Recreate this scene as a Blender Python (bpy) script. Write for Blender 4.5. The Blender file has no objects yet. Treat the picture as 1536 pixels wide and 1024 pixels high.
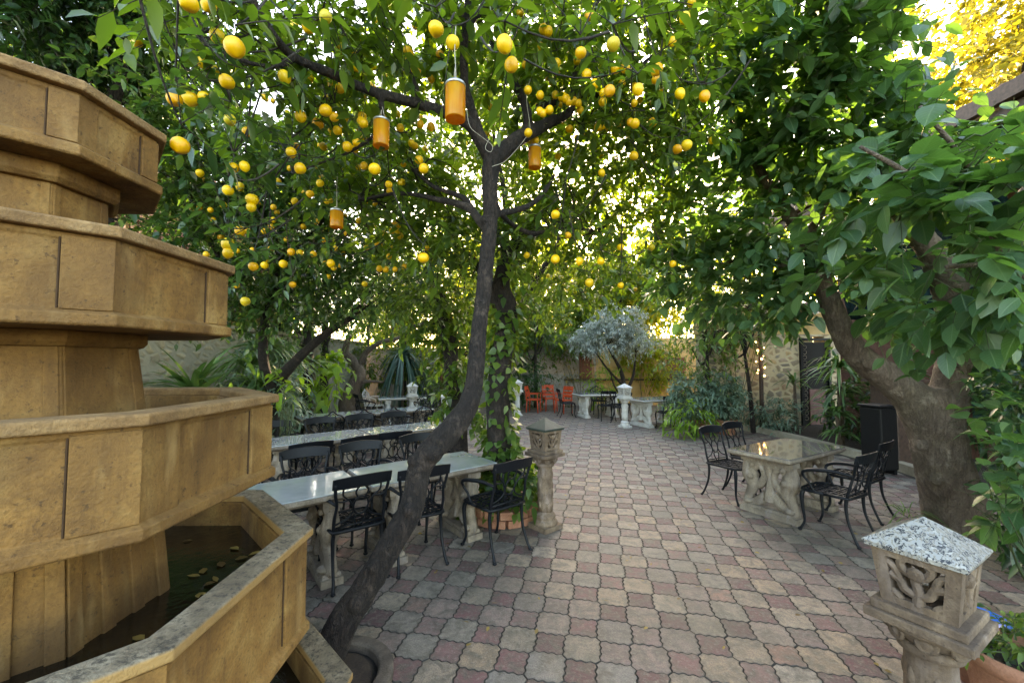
import bpy, bmesh, math, random
import numpy as np
from mathutils import Vector, Matrix
R = math.radians
random.seed(7)
rng = np.random.default_rng(11)
sc = bpy.context.scene
col = sc.collection

# ------------------------------------------------------------------ camera
CAMH, F, PITCH = 1.8, 610.0, math.atan(28 / 610)
cam = bpy.data.cameras.new('camera'); cam_o = bpy.data.objects.new('camera', cam); col.objects.link(cam_o)
cam.sensor_width = 36; cam.lens = 36 * F / 1536; cam.clip_start = 0.05; cam.clip_end = 500
cam_o.location = (0, 0, CAMH); cam_o.rotation_euler = (math.pi / 2 + PITCH, 0, 0)
sc.camera = cam_o

def P(px, py, d):
    """point seen at photo pixel (px,py) at a distance d straight ahead"""
    x = (px - 768) / F; y = (512 - py) / F
    cy, sy = math.cos(PITCH), math.sin(PITCH)
    D = (x, cy - y * sy, sy + y * cy)
    k = d / D[1]
    return np.array((D[0] * k, d, CAMH + D[2] * k))
def G(px, py):
    """ground point at pixel"""
    x = (px - 768) / F; y = (512 - py) / F
    cy, sy = math.cos(PITCH), math.sin(PITCH)
    D = (x, cy - y * sy, sy + y * cy)
    k = -CAMH / D[2]
    return np.array((D[0] * k, D[1] * k, 0.0))
def proj(p):
    p = np.asarray(p, float); v = p - np.array((0, 0, CAMH))
    cy, sy = math.cos(PITCH), math.sin(PITCH)
    z = v[..., 1] * cy + v[..., 2] * sy; y = -v[..., 1] * sy + v[..., 2] * cy
    z = np.where(z < 0.05, 0.05, z)
    return 768 + F * v[..., 0] / z, 512 - F * y / z, z

# ------------------------------------------------------------------ materials
class NT:
    def __init__(s, name):
        s.m = bpy.data.materials.new(name); s.m.use_nodes = True
        s.t = s.m.node_tree; s.t.nodes.clear(); s.out = s.t.nodes.new('ShaderNodeOutputMaterial')
    def n(s, typ, props=None, **ins):
        nd = s.t.nodes.new(typ)
        for k, v in (props or {}).items(): setattr(nd, k, v)
        for k, v in ins.items():
            key = int(k[1:]) if k[0] == 'i' and k[1:].isdigit() else k.replace('_', ' ')
            sock = nd.inputs[key]
            if hasattr(v, 'is_output') or isinstance(v, bpy.types.NodeSocket): s.t.links.new(v, sock)
            else: sock.default_value = v
        return nd
    def ramp(s, fac, stops, interp='LINEAR'):
        nd = s.t.nodes.new('ShaderNodeValToRGB'); r = nd.color_ramp; r.interpolation = interp
        while len(r.elements) < len(stops): r.elements.new(0.5)
        for e, (p, c) in zip(r.elements, stops):
            e.position = p; e.color = (*c, 1) if len(c) == 3 else c
        s.t.links.new(fac, nd.inputs[0]); return nd.outputs[0]
    def mix(s, fac, a, b, mode='MIX'):
        nd = s.t.nodes.new('ShaderNodeMix'); nd.data_type = 'RGBA'; nd.blend_type = mode
        for sock, v in ((nd.inputs[0], fac), (nd.inputs[6], a), (nd.inputs[7], b)):
            if isinstance(v, bpy.types.NodeSocket): s.t.links.new(v, sock)
            else: sock.default_value = v if not isinstance(v, tuple) or len(v) == 4 else (*v, 1)
        return nd.outputs[2]
    def noise(s, vec, scale, detail=4, rough=0.6, dist=0.0):
        nd = s.n('ShaderNodeTexNoise', Scale=scale, Detail=detail, Roughness=rough, Distortion=dist)
        if vec is not None: s.t.links.new(vec, nd.inputs['Vector'])
        return nd.outputs['Fac']
    def mapping(s, vec, scale=(1, 1, 1)):
        nd = s.n('ShaderNodeMapping', Vector=vec); nd.inputs['Scale'].default_value = scale; return nd.outputs[0]
    def pos(s): return s.n('ShaderNodeNewGeometry').outputs['Position']
    def attr(s, name): return s.n('ShaderNodeAttribute', {'attribute_name': name}).outputs['Fac']
    def bump(s, h, strength, dist=0.01):
        return s.n('ShaderNodeBump', Strength=strength, Distance=dist, Height=h).outputs[0]
    def done(s, sh):
        s.t.links.new(sh, s.out.inputs['Surface']); return s.m
    def pbsdf(s, color, rough=0.6, normal=None, **kw):
        nd = s.t.nodes.new('ShaderNodeBsdfPrincipled')
        def put(k, v):
            if isinstance(v, bpy.types.NodeSocket): s.t.links.new(v, nd.inputs[k])
            else: nd.inputs[k].default_value = (*v, 1) if isinstance(v, tuple) and len(v) == 3 else v
        put('Base Color', color); put('Roughness', rough)
        if normal is not None: put('Normal', normal)
        for k, v in kw.items(): put(k.replace('_', ' '), v)
        return nd.outputs[0]

def leaf_mat(name, dark, mid, light, trans, tfac=0.38, rough=0.36, clump=1.2, vein=0.0, spec=0.5):
    t = NT(name); p = t.pos()
    r = t.attr('rnd'); nz = t.noise(p, clump, 2)
    f = t.n('ShaderNodeMath', {'operation': 'ADD'}, i0=t.n('ShaderNodeMath', {'operation': 'MULTIPLY'}, i0=r, i1=0.62).outputs[0],
            i1=t.n('ShaderNodeMath', {'operation': 'MULTIPLY'}, i0=nz, i1=0.42).outputs[0]).outputs[0]
    c = t.ramp(f, [(0.12, dark), (0.5, mid), (0.86, light)])
    nrm = None
    if vein > 0:
        lv = t.attr('lv'); lu = t.attr('lu')
        mid_l = t.ramp(lv, [(0.0, (1, 1, 1)), (0.1, (0, 0, 0))])
        w = t.n('ShaderNodeMath', {'operation': 'SUBTRACT'}, i0=t.n('ShaderNodeMath', {'operation': 'MULTIPLY'}, i0=lu, i1=8.0).outputs[0],
                i1=t.n('ShaderNodeMath', {'operation': 'MULTIPLY'}, i0=lv, i1=2.2).outputs[0]).outputs[0]
        fr = t.n('ShaderNodeMath', {'operation': 'FRACT'}, i0=w).outputs[0]
        vl = t.ramp(fr, [(0.0, (1, 1, 1)), (0.12, (0, 0, 0)), (0.9, (0, 0, 0)), (1.0, (1, 1, 1))])
        vv = t.n('ShaderNodeMath', {'operation': 'MAXIMUM'}, i0=mid_l, i1=t.n('ShaderNodeMath', {'operation': 'MULTIPLY'}, i0=vl, i1=0.45).outputs[0]).outputs[0]
        k = t.n('ShaderNodeMath', {'operation': 'MULTIPLY'}, i0=vv, i1=vein).outputs[0]
        c = t.mix(k, c, (min(1, light[0] * 1.9 + .03), min(1, light[1] * 1.6 + .03), light[2] * 1.6 + .02))
        nrm = t.bump(vv, 0.35, 0.004)
    a = t.pbsdf(c, rough, nrm, Specular_IOR_Level=spec)
    tc = t.mix(r, trans, tuple(min(1, x * 1.35) for x in trans))
    b = t.n('ShaderNodeBsdfTranslucent', Color=tc).outputs[0]
    return t.done(t.n('ShaderNodeMixShader', i0=tfac, i1=a, i2=b).outputs[0])

def stone_mat(name, c1, c2, c3, scale=6, rough=0.85, bump=0.5, speck=None, streak=False, fine=90, side=None):
    t = NT(name); p = t.pos()
    n1 = t.noise(p, scale, 6, .62, .4); n2 = t.noise(p, fine, 3, .7); n3 = t.noise(p, scale * .27, 3)
    c = t.ramp(n1, [(0.3, c1), (0.52, c2), (0.74, c3)])
    c = t.mix(t.ramp(n2, [(0.42, (0, 0, 0)), (0.75, (.5, .5, .5))]), c, tuple(x * .45 for x in c1))
    c = t.mix(t.ramp(n3, [(0.4, (0, 0, 0)), (0.68, (.55, .55, .55))]), c, tuple(x * .55 for x in c2))
    if streak:
        ns = t.noise(t.mapping(p, (7, 7, .7)), 1.6, 5, .65)
        c = t.mix(t.ramp(ns, [(0.54, (0, 0, 0)), (0.74, (.6, .6, .6))]), c, (c1[0] * .4, c1[1] * .38, c1[2] * .45))
        ns2 = t.noise(t.mapping(p, (5, 5, 1.1)), 2.3, 4, .6)
        c = t.mix(t.ramp(ns2, [(0.54, (0, 0, 0)), (0.8, (.6, .6, .6))]), c, (c3[0] * 1.15, c3[1] * 1.25, c3[2] * 1.6))
    if speck:
        ns = t.noise(p, 38, 4, .75)
        c = t.mix(t.ramp(ns, [(0.5, (0, 0, 0)), (0.62, (.85, .85, .85))]), c, speck)
    if streak:
        big = t.noise(p, 2.1, 4, .6, .8)
        c = t.mix(t.ramp(big, [(.46, (0, 0, 0)), (.6, (.55, .55, .55))]), c, (c1[0] * .75, c1[1] * .78, c1[2] * .9))
        pit = t.noise(p, 42, 3, .75)
        c = t.mix(t.ramp(pit, [(.6, (0, 0, 0)), (.7, (.7, .7, .7))]), c, tuple(x * .3 for x in c1))
    if side:
        nz = t.n('ShaderNodeSeparateXYZ', Vector=t.n('ShaderNodeNewGeometry').outputs['Normal']).outputs[2]
        c = t.mix(t.ramp(nz, [(.35, (0, 0, 0)), (.8, (1, 1, 1))]), t.mix(n1, side, tuple(x * 1.5 for x in side)), c)
    h = t.n('ShaderNodeMath', {'operation': 'ADD'}, i0=n2, i1=t.n('ShaderNodeMath', {'operation': 'MULTIPLY'}, i0=n1, i1=1.5).outputs[0]).outputs[0]
    return t.done(t.pbsdf(c, rough, t.bump(h, bump, 0.008)))

def bark_mat(name, c1, c2, c3, sx=14, bump=0.9, ck=.75):
    t = NT(name); p = t.pos()
    n1 = t.noise(t.mapping(p, (sx, sx, sx * .28)), 1.0, 6, .68, .8); n2 = t.noise(p, 55, 4, .7); n3 = t.noise(p, 2.2, 3)
    c = t.ramp(n1, [(0.28, c1), (0.5, c2), (0.75, c3)])
    c = t.mix(t.ramp(n3, [(0.45, (0, 0, 0)), (0.65, (.5, .5, .5))]), c, (c2[0] * .75, c2[1] * .85, c2[2] * .7))
    c = t.mix(t.ramp(n2, [(0.4, (0, 0, 0)), (0.7, (.6, .6, .6))]), c, c1)
    n4 = t.noise(t.mapping(p, (sx * 2.2, sx * 2.2, sx * .4)), 1.0, 4, .6, 1.2); crack = t.ramp(n4, [(.44, (1, 1, 1)), (.5, (0, 0, 0)), (.56, (1, 1, 1))])
    c = t.mix(t.n('ShaderNodeMath', {'operation': 'SUBTRACT', 'use_clamp': True}, i0=ck, i1=crack).outputs[0], c, tuple(x * .45 for x in c1))
    n5 = t.noise(p, 7, 4, .7); c = t.mix(t.ramp(n5, [(.56, (0, 0, 0)), (.68, (.55, .55, .55))]), c, (c3[0] * 1.5, c3[1] * 1.6, c3[2] * 1.6))
    h = t.n('ShaderNodeMath', {'operation': 'ADD'}, i0=t.n('ShaderNodeMath', {'operation': 'MULTIPLY'}, i0=n1, i1=2.0).outputs[0], i1=t.n('ShaderNodeMath', {'operation': 'ADD'}, i0=n2, i1=crack).outputs[0]).outputs[0]
    return t.done(t.pbsdf(c, .85, t.bump(h, bump, 0.022)))

def plain(name, c, rough=.5, bump=0.0, bs=60, var=.25, **kw):
    t = NT(name); p = t.pos(); n1 = t.noise(p, bs, 4)
    cc = t.ramp(n1, [(.3, tuple(x * (1 - var) for x in c)), (.7, tuple(min(1, x * (1 + var)) for x in c))])
    return t.done(t.pbsdf(cc, rough, t.bump(n1, bump, .004) if bump else None, **kw))

M = {}
M['lemon_leaf'] = leaf_mat('lemon_leaf', (.011, .038, .009), (.03, .082, .014), (.10, .17, .022), (.20, .32, .016), .42, .31, spec=.6)
M['dark_leaf'] = leaf_mat('dark_leaf', (.010, .035, .014), (.022, .065, .022), (.05, .11, .028), (.07, .17, .02), .30, .33)
M['citrus_leaf'] = leaf_mat('citrus_leaf', (.010, .036, .012), (.026, .076, .022), (.075, .14, .034), (.12, .24, .022), .34, .28, spec=.7)
M['broad_leaf'] = leaf_mat('broad_leaf', (.012, .042, .018), (.033, .092, .042), (.095, .175, .078), (.16, .34, .04), .36, .36, vein=.55, spec=.6)
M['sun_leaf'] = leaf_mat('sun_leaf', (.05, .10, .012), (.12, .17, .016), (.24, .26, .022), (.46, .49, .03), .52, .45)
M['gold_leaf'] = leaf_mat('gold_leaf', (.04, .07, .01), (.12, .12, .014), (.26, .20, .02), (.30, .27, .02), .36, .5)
M['mid_leaf'] = leaf_mat('mid_leaf', (.018, .05, .012), (.045, .10, .018), (.11, .17, .025), (.20, .32, .02), .4, .4)
M['silver_leaf'] = leaf_mat('silver_leaf', (.22, .26, .21), (.35, .39, .33), (.50, .54, .48), (.34, .38, .29), .36, .6)
M['sage_leaf'] = leaf_mat('sage_leaf', (.06, .11, .08), (.12, .20, .14), (.22, .31, .22), (.16, .26, .14), .3, .5)
M['strap_leaf'] = leaf_mat('strap_leaf', (.02, .06, .02), (.05, .12, .04), (.13, .22, .07), (.16, .30, .04), .35, .35, vein=.25)
M['blue_strap'] = leaf_mat('blue_strap', (.02, .055, .045), (.04, .095, .08), (.09, .16, .13), (.08, .18, .10), .28, .35)
M['lime_leaf'] = leaf_mat('lime_leaf', (.05, .12, .01), (.12, .24, .015), (.24, .36, .03), (.30, .48, .03), .42, .4, vein=.3)
M['dry_leaf'] = leaf_mat('dry_leaf', (.08, .04, .012), (.2, .13, .03), (.35, .25, .06), (.2, .12, .02), .2, .6)
M['dark_bark'] = bark_mat('dark_bark', (.010, .0068, .005), (.032, .0205, .0155), (.082, .055, .042), 13, .9)
M['twig_bark'] = bark_mat('twig_bark', (.014, .011, .008), (.035, .027, .02), (.07, .055, .04), 20, .4)
M['grey_bark'] = bark_mat('grey_bark', (.075, .05, .036), (.165, .12, .088), (.26, .2, .152), 9, .75, .3)
M['green_twig'] = plain('green_twig', (.05, .075, .02), .6)
M['ochre'] = stone_mat('ochre_stone', (.135, .061, .013), (.28, .14, .033), (.41, .245, .075), 5.5, .8, .55, streak=True)
M['ochre_rim'] = stone_mat('ochre_rim', (.16, .082, .028), (.29, .165, .062), (.39, .25, .115), 9, .85, .7)
M['grey_rim'] = stone_mat('grey_rim', (.12, .09, .055), (.24, .185, .118), (.36, .295, .20), 10, .8, .7, speck=(.05, .04, .028), side=(.26, .15, .05))
M['carved'] = stone_mat('carved_stone', (.17, .13, .09), (.32, .26, .19), (.44, .37, .29), 8, .85, .5, streak=True)
M['lantern_stone'] = stone_mat('lantern_stone', (.095, .06, .036), (.225, .155, .10), (.37, .275, .19), 10, .85, .6, streak=True)
M['white_stone'] = stone_mat('white_stone', (.5, .48, .44), (.66, .64, .60), (.76, .74, .70), 7, .8, .4)
M['worn_dark'] = stone_mat('worn_dark_stone', (.06, .045, .034), (.13, .10, .075), (.22, .175, .135), 9, .9, .6)
M['seam'] = plain('panel_seam', (.05, .024, .008), .9)
M['kerb'] = stone_mat('kerb_stone', (.28, .23, .16), (.42, .36, .26), (.52, .46, .36), 5, .9, .5)
M['wall_grey'] = stone_mat('grey_stucco', (.24, .23, .21), (.36, .345, .32), (.46, .44, .41), 3, .9, .5)
M['wall_ochre'] = stone_mat('ochre_stucco', (.48, .30, .10), (.62, .42, .17), (.68, .5, .25), 2.2, .9, .4)
M['wall_pink'] = stone_mat('pink_stucco', (.42, .33, .26), (.55, .45, .38), (.62, .54, .46), 2.5, .9, .4)
M['brick'] = stone_mat('brick', (.07, .028, .018), (.14, .06, .04), (.2, .11, .075), 12, .9, .6)
M['terracotta'] = stone_mat('terracotta', (.24, .095, .05), (.38, .17, .095), (.46, .26, .17), 7, .8, .4)
M['soil'] = stone_mat('soil', (.02, .014, .009), (.045, .03, .02), (.08, .055, .035), 14, .95, .9)
M['black_metal'] = plain('black_metal', (.005, .0065, .009), .45, .25, 140, .4, Specular_IOR_Level=.25)
M['black_box'] = plain('black_plastic', (.004, .004, .0045), .6, .3, 30, .5, Specular_IOR_Level=.25)
M['white_metal'] = plain('white_metal', (.62, .61, .58), .5, .1, 80, .1)
M['red_paint'] = plain('red_paint', (.5, .06, .015), .5, .1, 30, .25)
M['wood_dark'] = plain('dark_wood', (.055, .03, .02), .6, .5, 25, .5)
M['wood_red'] = plain('red_wood', (.16, .05, .025), .6, .4, 20, .35)
M['wood_tan'] = plain('tan_wood', (.35, .2, .1), .65, .4, 20, .3)
M['maroon'] = plain('maroon_panel', (.15, .07, .06), .6, .3, 10, .3)
M['teal'] = plain('teal_paint', (.008, .04, .036), .5, .2, 25, .3)
M['net'] = plain('teal_net', (.003, .014, .016), .85, 1.0, 14, .9, Specular_IOR_Level=.1)
M['blue'] = plain('blue_plastic', (.02, .16, .55), .3, .0, 20, .1)
M['wire'] = plain('pale_cord', (.42, .38, .3), .7)
M['steel'] = plain('steel_cap', (.5, .5, .5), .35, Metallic=.9)

def lemon_mat():
    t = NT('lemon_peel'); p = t.pos()
    oi = t.n('ShaderNodeObjectInfo').outputs['Random']
    c = t.ramp(oi, [(0, (.74, .34, .003)), (.4, (.86, .48, .005)), (.75, (.90, .56, .008)), (.93, (.78, .50, .012)), (1, (.5, .46, .03))])
    n2 = t.noise(p, 260, 2); n1 = t.noise(p, 25, 3)
    c = t.mix(t.ramp(n1, [(.5, (0, 0, 0)), (.75, (.4, .4, .4))]), c, (.6, .26, .008))
    return t.done(t.pbsdf(c, .38, t.bump(n2, .35, .003), Subsurface_Weight=0.0))
M['lemon'] = lemon_mat()

def amber():
    t = NT('amber_shade'); p = t.pos()
    n1 = t.noise(t.mapping(p, (30, 30, 3)), 1, 3)
    c = t.ramp(n1, [(.3, (.92, .44, .012)), (.7, (1., .66, .06))])
    a = t.pbsdf(c, .22, Coat_Weight=.4)
    b = t.n('ShaderNodeBsdfTranslucent', Color=t.mix(.0, c, c)).outputs[0]
    return t.done(t.n('ShaderNodeMixShader', i0=.68, i1=a, i2=b).outputs[0])
M['amber'] = amber()

def glass_top():
    t = NT('glass_sheet'); p = t.pos()
    n = t.noise(p, 3, 3); nd = t.noise(p, 40, 3)
    c = t.ramp(n, [(.3, (.30, .34, .35)), (.7, (.46, .50, .51))])
    r = t.ramp(nd, [(.3, (.06, .06, .06)), (.8, (.22, .22, .22))])
    return t.done(t.pbsdf(c, r, t.bump(t.noise(p, 5, 2), .03, .01), Specular_IOR_Level=.9, Coat_Weight=.9, Coat_Roughness=.03))
M['glass_top'] = glass_top()
def glass_dark():
    t = NT('bare_glass_sheet'); p = t.pos(); n = t.noise(p, 4, 4)
    c = t.ramp(n, [(.3, (.10, .098, .09)), (.7, (.19, .18, .165))])
    return t.done(t.pbsdf(c, .07, t.bump(t.noise(p, 5, 2), .03, .01), Specular_IOR_Level=.8, Coat_Weight=1.0, Coat_Roughness=.03))
M['glass_dark'] = glass_dark()
def water():
    t = NT('dark_water'); p = t.pos()
    return t.done(t.pbsdf(t.ramp(t.noise(p, 5, 5), [(.4, (.004, .0045, .0035)), (.7, (.012, .010, .006))]), .06, t.bump(t.noise(p, 22, 4), .25, .012), Specular_IOR_Level=.9))
M['water'] = water()
def terrazzo():
    t = NT('terrazzo'); p = t.pos()
    pw = t.n('ShaderNodeMix', {'data_type': 'RGBA'}, i0=.06, i6=p, i7=t.n('ShaderNodeTexNoise', Scale=30.0, Vector=p).outputs['Color']).outputs[2]
    v = t.n('ShaderNodeTexVoronoi', {'feature': 'F1'}, Scale=105.0, Vector=pw)
    sep = t.n('ShaderNodeSeparateColor', Color=v.outputs['Color']).outputs[0]
    c = t.ramp(sep, [(0, (.03, .033, .04)), (.33, (.10, .10, .11)), (.40, (.31, .31, .295)), (.7, (.42, .40, .36)), (.74, (.22, .19, .15))], 'CONSTANT')
    e = t.n('ShaderNodeTexVoronoi', {'feature': 'DISTANCE_TO_EDGE'}, Scale=105.0, Vector=pw).outputs['Distance']
    c = t.mix(t.ramp(e, [(.02, (1, 1, 1)), (.14, (0, 0, 0))]), c, (.34, .32, .28))
    return t.done(t.pbsdf(c, .4, t.bump(e, .2, .003), Coat_Weight=.3))
M['terrazzo'] = terrazzo()
M['green_marble'] = stone_mat('green_marble', (.014, .022, .018), (.03, .045, .036), (.05, .065, .055), 9, .5, .1)

def rubble(name, mortar, stones, scale=3.0):
    t = NT(name); p = t.pos()
    pw = t.n('ShaderNodeMix', {'data_type': 'RGBA'}, i0=.07, i6=t.mapping(p, (1, 1, 1.35)), i7=t.n('ShaderNodeTexNoise', Scale=3.0, Vector=p).outputs['Color']).outputs[2]
    v = t.n('ShaderNodeTexVoronoi', {'feature': 'F1'}, Scale=scale, Vector=pw)
    e = t.n('ShaderNodeTexVoronoi', {'feature': 'DISTANCE_TO_EDGE'}, Scale=scale, Vector=pw).outputs['Distance']
    s = t.n('ShaderNodeSeparateColor', Color=v.outputs['Color']).outputs[0]
    c = t.ramp(s, stones)
    c = t.mix(t.ramp(t.noise(p, 18, 5), [(.4, (0, 0, 0)), (.7, (.6, .6, .6))]), c, (.2, .16, .11))
    mask = t.ramp(e, [(.10, (1, 1, 1)), (.19, (0, 0, 0))])
    mc = t.mix(t.noise(p, 9, 4), mortar, tuple(x * .6 for x in mortar))
    c = t.mix(mask, c, mc)
    h = t.ramp(e, [(.08, (0, 0, 0)), (.32, (1, 1, 1))])
    return t.done(t.pbsdf(c, .9, t.bump(h, .5, .03)))
M['rubble'] = rubble('rubble_stone', (.60, .50, .32), [(0, (.12, .12, .11)), (.2, (.35, .26, .15)), (.45, (.22, .21, .18)), (.62, (.48, .33, .16)), (.85, (.3, .28, .24)), (1, (.42, .27, .16))], 4.8)
M['rubble_pale'] = rubble('pale_rubble_stone', (.33, .325, .25), [(0, (.16, .16, .12)), (.3, (.34, .31, .2)), (.6, (.22, .22, .17)), (1, (.38, .34, .22))], 6.0)

def paver_mat(kind):
    t = NT('paver_' + kind); p = t.pos(); r = t.attr('rnd')
    if kind == 'tan':
        c = t.ramp(r, [(0, (.19, .17, .14)), (.15, (.29, .205, .17)), (.3, (.31, .25, .18)), (.55, (.24, .215, .185)), (.8, (.38, .27, .175)), (1, (.37, .32, .26))])
    else:
        c = t.ramp(r, [(0, (.115, .048, .05)), (.35, (.19, .082, .082)), (.6, (.24, .115, .108)), (.8, (.235, .17, .145)), (1, (.32, .165, .12))])
    n1 = t.noise(p, 11, 6, .65, .6); n2 = t.noise(p, 120, 3, .7); n3 = t.noise(p, 1.1, 4, .6); n4 = t.noise(p, 34, 4, .7)
    c = t.mix(t.ramp(n1, [(.38, (.85, .85, .85)), (.6, (0, 0, 0))]), c, (.09, .077, .06))
    c = t.mix(t.ramp(n4, [(.5, (0, 0, 0)), (.72, (.55, .55, .55))]), c, (.36, .31, .25))
    c = t.mix(t.ramp(n2, [(.35, (.5, .5, .5)), (.6, (0, 0, 0))]), c, (.06, .05, .045))
    c = t.mix(t.ramp(n3, [(.48, (0, 0, 0)), (.7, (.5, .5, .5))]), c, (.085, .08, .06))
    e = t.attr('edge')
    en = t.n('ShaderNodeMath', {'operation': 'MULTIPLY'}, i0=e, i1=t.ramp(t.noise(p, 16, 4), [(.35, (.1, .1, .1)), (.65, (.8, .8, .8))])).outputs[0]
    c = t.mix(en, c, (.06, .052, .042))
    h = t.n('ShaderNodeMath', {'operation': 'ADD'}, i0=n2, i1=t.n('ShaderNodeMath', {'operation': 'MULTIPLY'}, i0=n4, i1=1.6).outputs[0]).outputs[0]
    ro = t.ramp(n1, [(.3, (.5, .5, .5)), (.7, (.75, .75, .75))])
    return t.done(t.pbsdf(c, ro, t.bump(h, .55, .006)))
M['paver_tan'] = paver_mat('tan'); M['paver_red'] = paver_mat('red')
def joint():
    t = NT('joint_dirt'); p = t.pos()
    c = t.ramp(t.noise(p, 3, 5), [(.35, (.03, .025, .019)), (.6, (.06, .05, .036)), (.75, (.055, .065, .025))])
    return t.done(t.pbsdf(c, .95, t.bump(t.noise(p, 200, 2), .6, .004)))
M['joint'] = joint()
def roof_tile():
    t = NT('roof_tile'); p = t.pos()
    c = t.ramp(t.noise(p, 6, 4), [(.3, (.06, .03, .022)), (.55, (.12, .06, .045)), (.75, (.18, .11, .085))])
    return t.done(t.pbsdf(c, .75, t.bump(t.noise(p, 50, 3), .4, .006)))
M['roof_tile'] = roof_tile()

# ------------------------------------------------------------------ mesh helpers
def catmull(pts, vals, n):
    pts = np.asarray(pts, float); vals = np.asarray(vals, float)
    if len(pts) < 3 or n <= 1: return pts, vals
    ext = np.vstack([2 * pts[0] - pts[1], pts, 2 * pts[-1] - pts[-2]])
    ov, of = [], []
    for i in range(len(pts) - 1):
        p0, p1, p2, p3 = ext[i:i + 4]
        for k in range(n):
            t = k / n
            ov.append(.5 * ((2 * p1) + (p2 - p0) * t + (2 * p0 - 5 * p1 + 4 * p2 - p3) * t * t + (3 * p1 - p0 - 3 * p2 + p3) * t ** 3))
            of.append(vals[i] * (1 - t) + vals[i + 1] * t)
    ov.append(pts[-1]); of.append(vals[-1])
    return np.array(ov), np.array(of)

class MB:
    def __init__(s): s.v = []; s.f = []; s.mi = []; s.sm = []
    def add(s, vs, fs, mi=0, smooth=False):
        b = len(s.v); s.v.extend([tuple(map(float, q)) for q in vs])
        for q in fs: s.f.append(tuple(b + i for i in q)); s.mi.append(mi); s.sm.append(smooth)
    def box(s, c, size, rz=0, mi=0, taper=1.0):
        x, y, z = (q / 2 for q in size); vs = []
        for dz, k in ((-z, 1), (z, taper)):
            for dx, dy in ((-x, -y), (x, -y), (x, y), (-x, y)):
                X, Y = dx * k, dy * k
                vs.append((c[0] + X * math.cos(rz) - Y * math.sin(rz), c[1] + X * math.sin(rz) + Y * math.cos(rz), c[2] + dz))
        s.add(vs, [(3, 2, 1, 0), (4, 5, 6, 7), (0, 1, 5, 4), (1, 2, 6, 5), (2, 3, 7, 6), (3, 0, 4, 7)], mi)
    def sweep(s, pts, rad, n=8, sub=4, mi=0, flat=None, rough=0.0, closed=False, smooth=True):
        """tube along pts; flat=(a,b) scales the section along/against the first frame normal"""
        if np.isscalar(rad): rad = [rad] * len(pts)
        p, r = catmull(pts, rad, sub)
        m = len(p)
        if closed: tang = np.roll(p, -1, 0) - np.roll(p, 1, 0)
        else: tang = np.gradient(p, axis=0)
        tang /= np.linalg.norm(tang, axis=1)[:, None] + 1e-9
        t0 = tang[0]; a = np.array((0, 0, 1.)) if abs(t0[2]) < .9 else np.array((0, 1., 0))
        nv = np.cross(t0, a); nv /= np.linalg.norm(nv)
        vs = []
        fa, fb = flat or (1, 1)
        for i in range(m):
            nv = nv - tang[i] * nv.dot(tang[i]); nv /= np.linalg.norm(nv) + 1e-9
            bv = np.cross(tang[i], nv)
            for k in range(n):
                th = 2 * math.pi * k / n
                q = r[i] * (1 + (rough * (random.random() - .5) if rough else 0))
                vs.append(p[i] + nv * math.cos(th) * q * fa + bv * math.sin(th) * q * fb)
        fs = []
        for i in range(m - 1 + (1 if closed else 0)):
            j = (i + 1) % m
            for k in range(n):
                l = (k + 1) % n
                fs.append((i * n + k, i * n + l, j * n + l, j * n + k))
        if not closed:
            fs.append(tuple(range(n - 1, -1, -1))); fs.append(tuple((m - 1) * n + k for k in range(n)))
        s.add(vs, fs, mi, smooth)
    def lathe(s, prof, n=24, c=(0, 0, 0), mi=0, smooth=True, rot=0.0, sx=1, sy=1, close=False):
        """prof: [(r,z)...]"""
        vs = []; m = len(prof)
        for r, z in prof:
            for k in range(n):
                th = 2 * math.pi * k / n + rot
                vs.append((c[0] + r * math.cos(th) * sx, c[1] + r * math.sin(th) * sy, c[2] + z))
        fs = []
        for i in range(m - 1 + (1 if close else 0)):
            j = (i + 1) % m
            for k in range(n):
                l = (k + 1) % n
                fs.append((i * n + k, i * n + l, j * n + l, j * n + k))
        if not close:
            if prof[0][0] > 1e-4: fs.append(tuple(range(n - 1, -1, -1)))
            if prof[-1][0] > 1e-4: fs.append(tuple((m - 1) * n + k for k in range(n)))
        s.add(vs, fs, mi, smooth)
    def prism(s, poly, thick, frame, mi=0):
        """poly 2d list (a,b); frame(a,b,c)->3d ; thick along c"""
        n = len(poly); vs = [frame(a, b, -thick / 2) for a, b in poly] + [frame(a, b, thick / 2) for a, b in poly]
        fs = [tuple(range(n - 1, -1, -1)), tuple(range(n, 2 * n))] + [(i, (i + 1) % n, n + (i + 1) % n, n + i) for i in range(n)]
        s.add(vs, fs, mi)
    def ball(s, c, r, n=10, m=6, mi=0, sc=(1, 1, 1)):
        vs = []; fs = []
        for i in range(m + 1):
            ph = math.pi * i / m
            for k in range(n):
                th = 2 * math.pi * k / n
                vs.append((c[0] + r * sc[0] * math.sin(ph) * math.cos(th), c[1] + r * sc[1] * math.sin(ph) * math.sin(th), c[2] + r * sc[2] * math.cos(ph)))
        for i in range(m):
            for k in range(n):
                l = (k + 1) % n; fs.append((i * n + k, (i + 1) * n + k, (i + 1) * n + l, i * n + l))
        s.add(vs, fs, mi, True)
    def mesh(s, name, off=(0, 0, 0), bevel=0):
        me = bpy.data.meshes.new(name)
        v = [(a - off[0], b - off[1], c - off[2]) for a, b, c in s.v]
        me.from_pydata(v, [], s.f)
        me.polygons.foreach_set('material_index', s.mi); me.polygons.foreach_set('use_smooth', s.sm)
        bm = bmesh.new(); bm.from_mesh(me); bmesh.ops.remove_doubles(bm, verts=bm.verts, dist=1e-6)
        bmesh.ops.recalc_face_normals(bm, faces=bm.faces)
        bm.to_mesh(me); bm.free()
        return me

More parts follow.
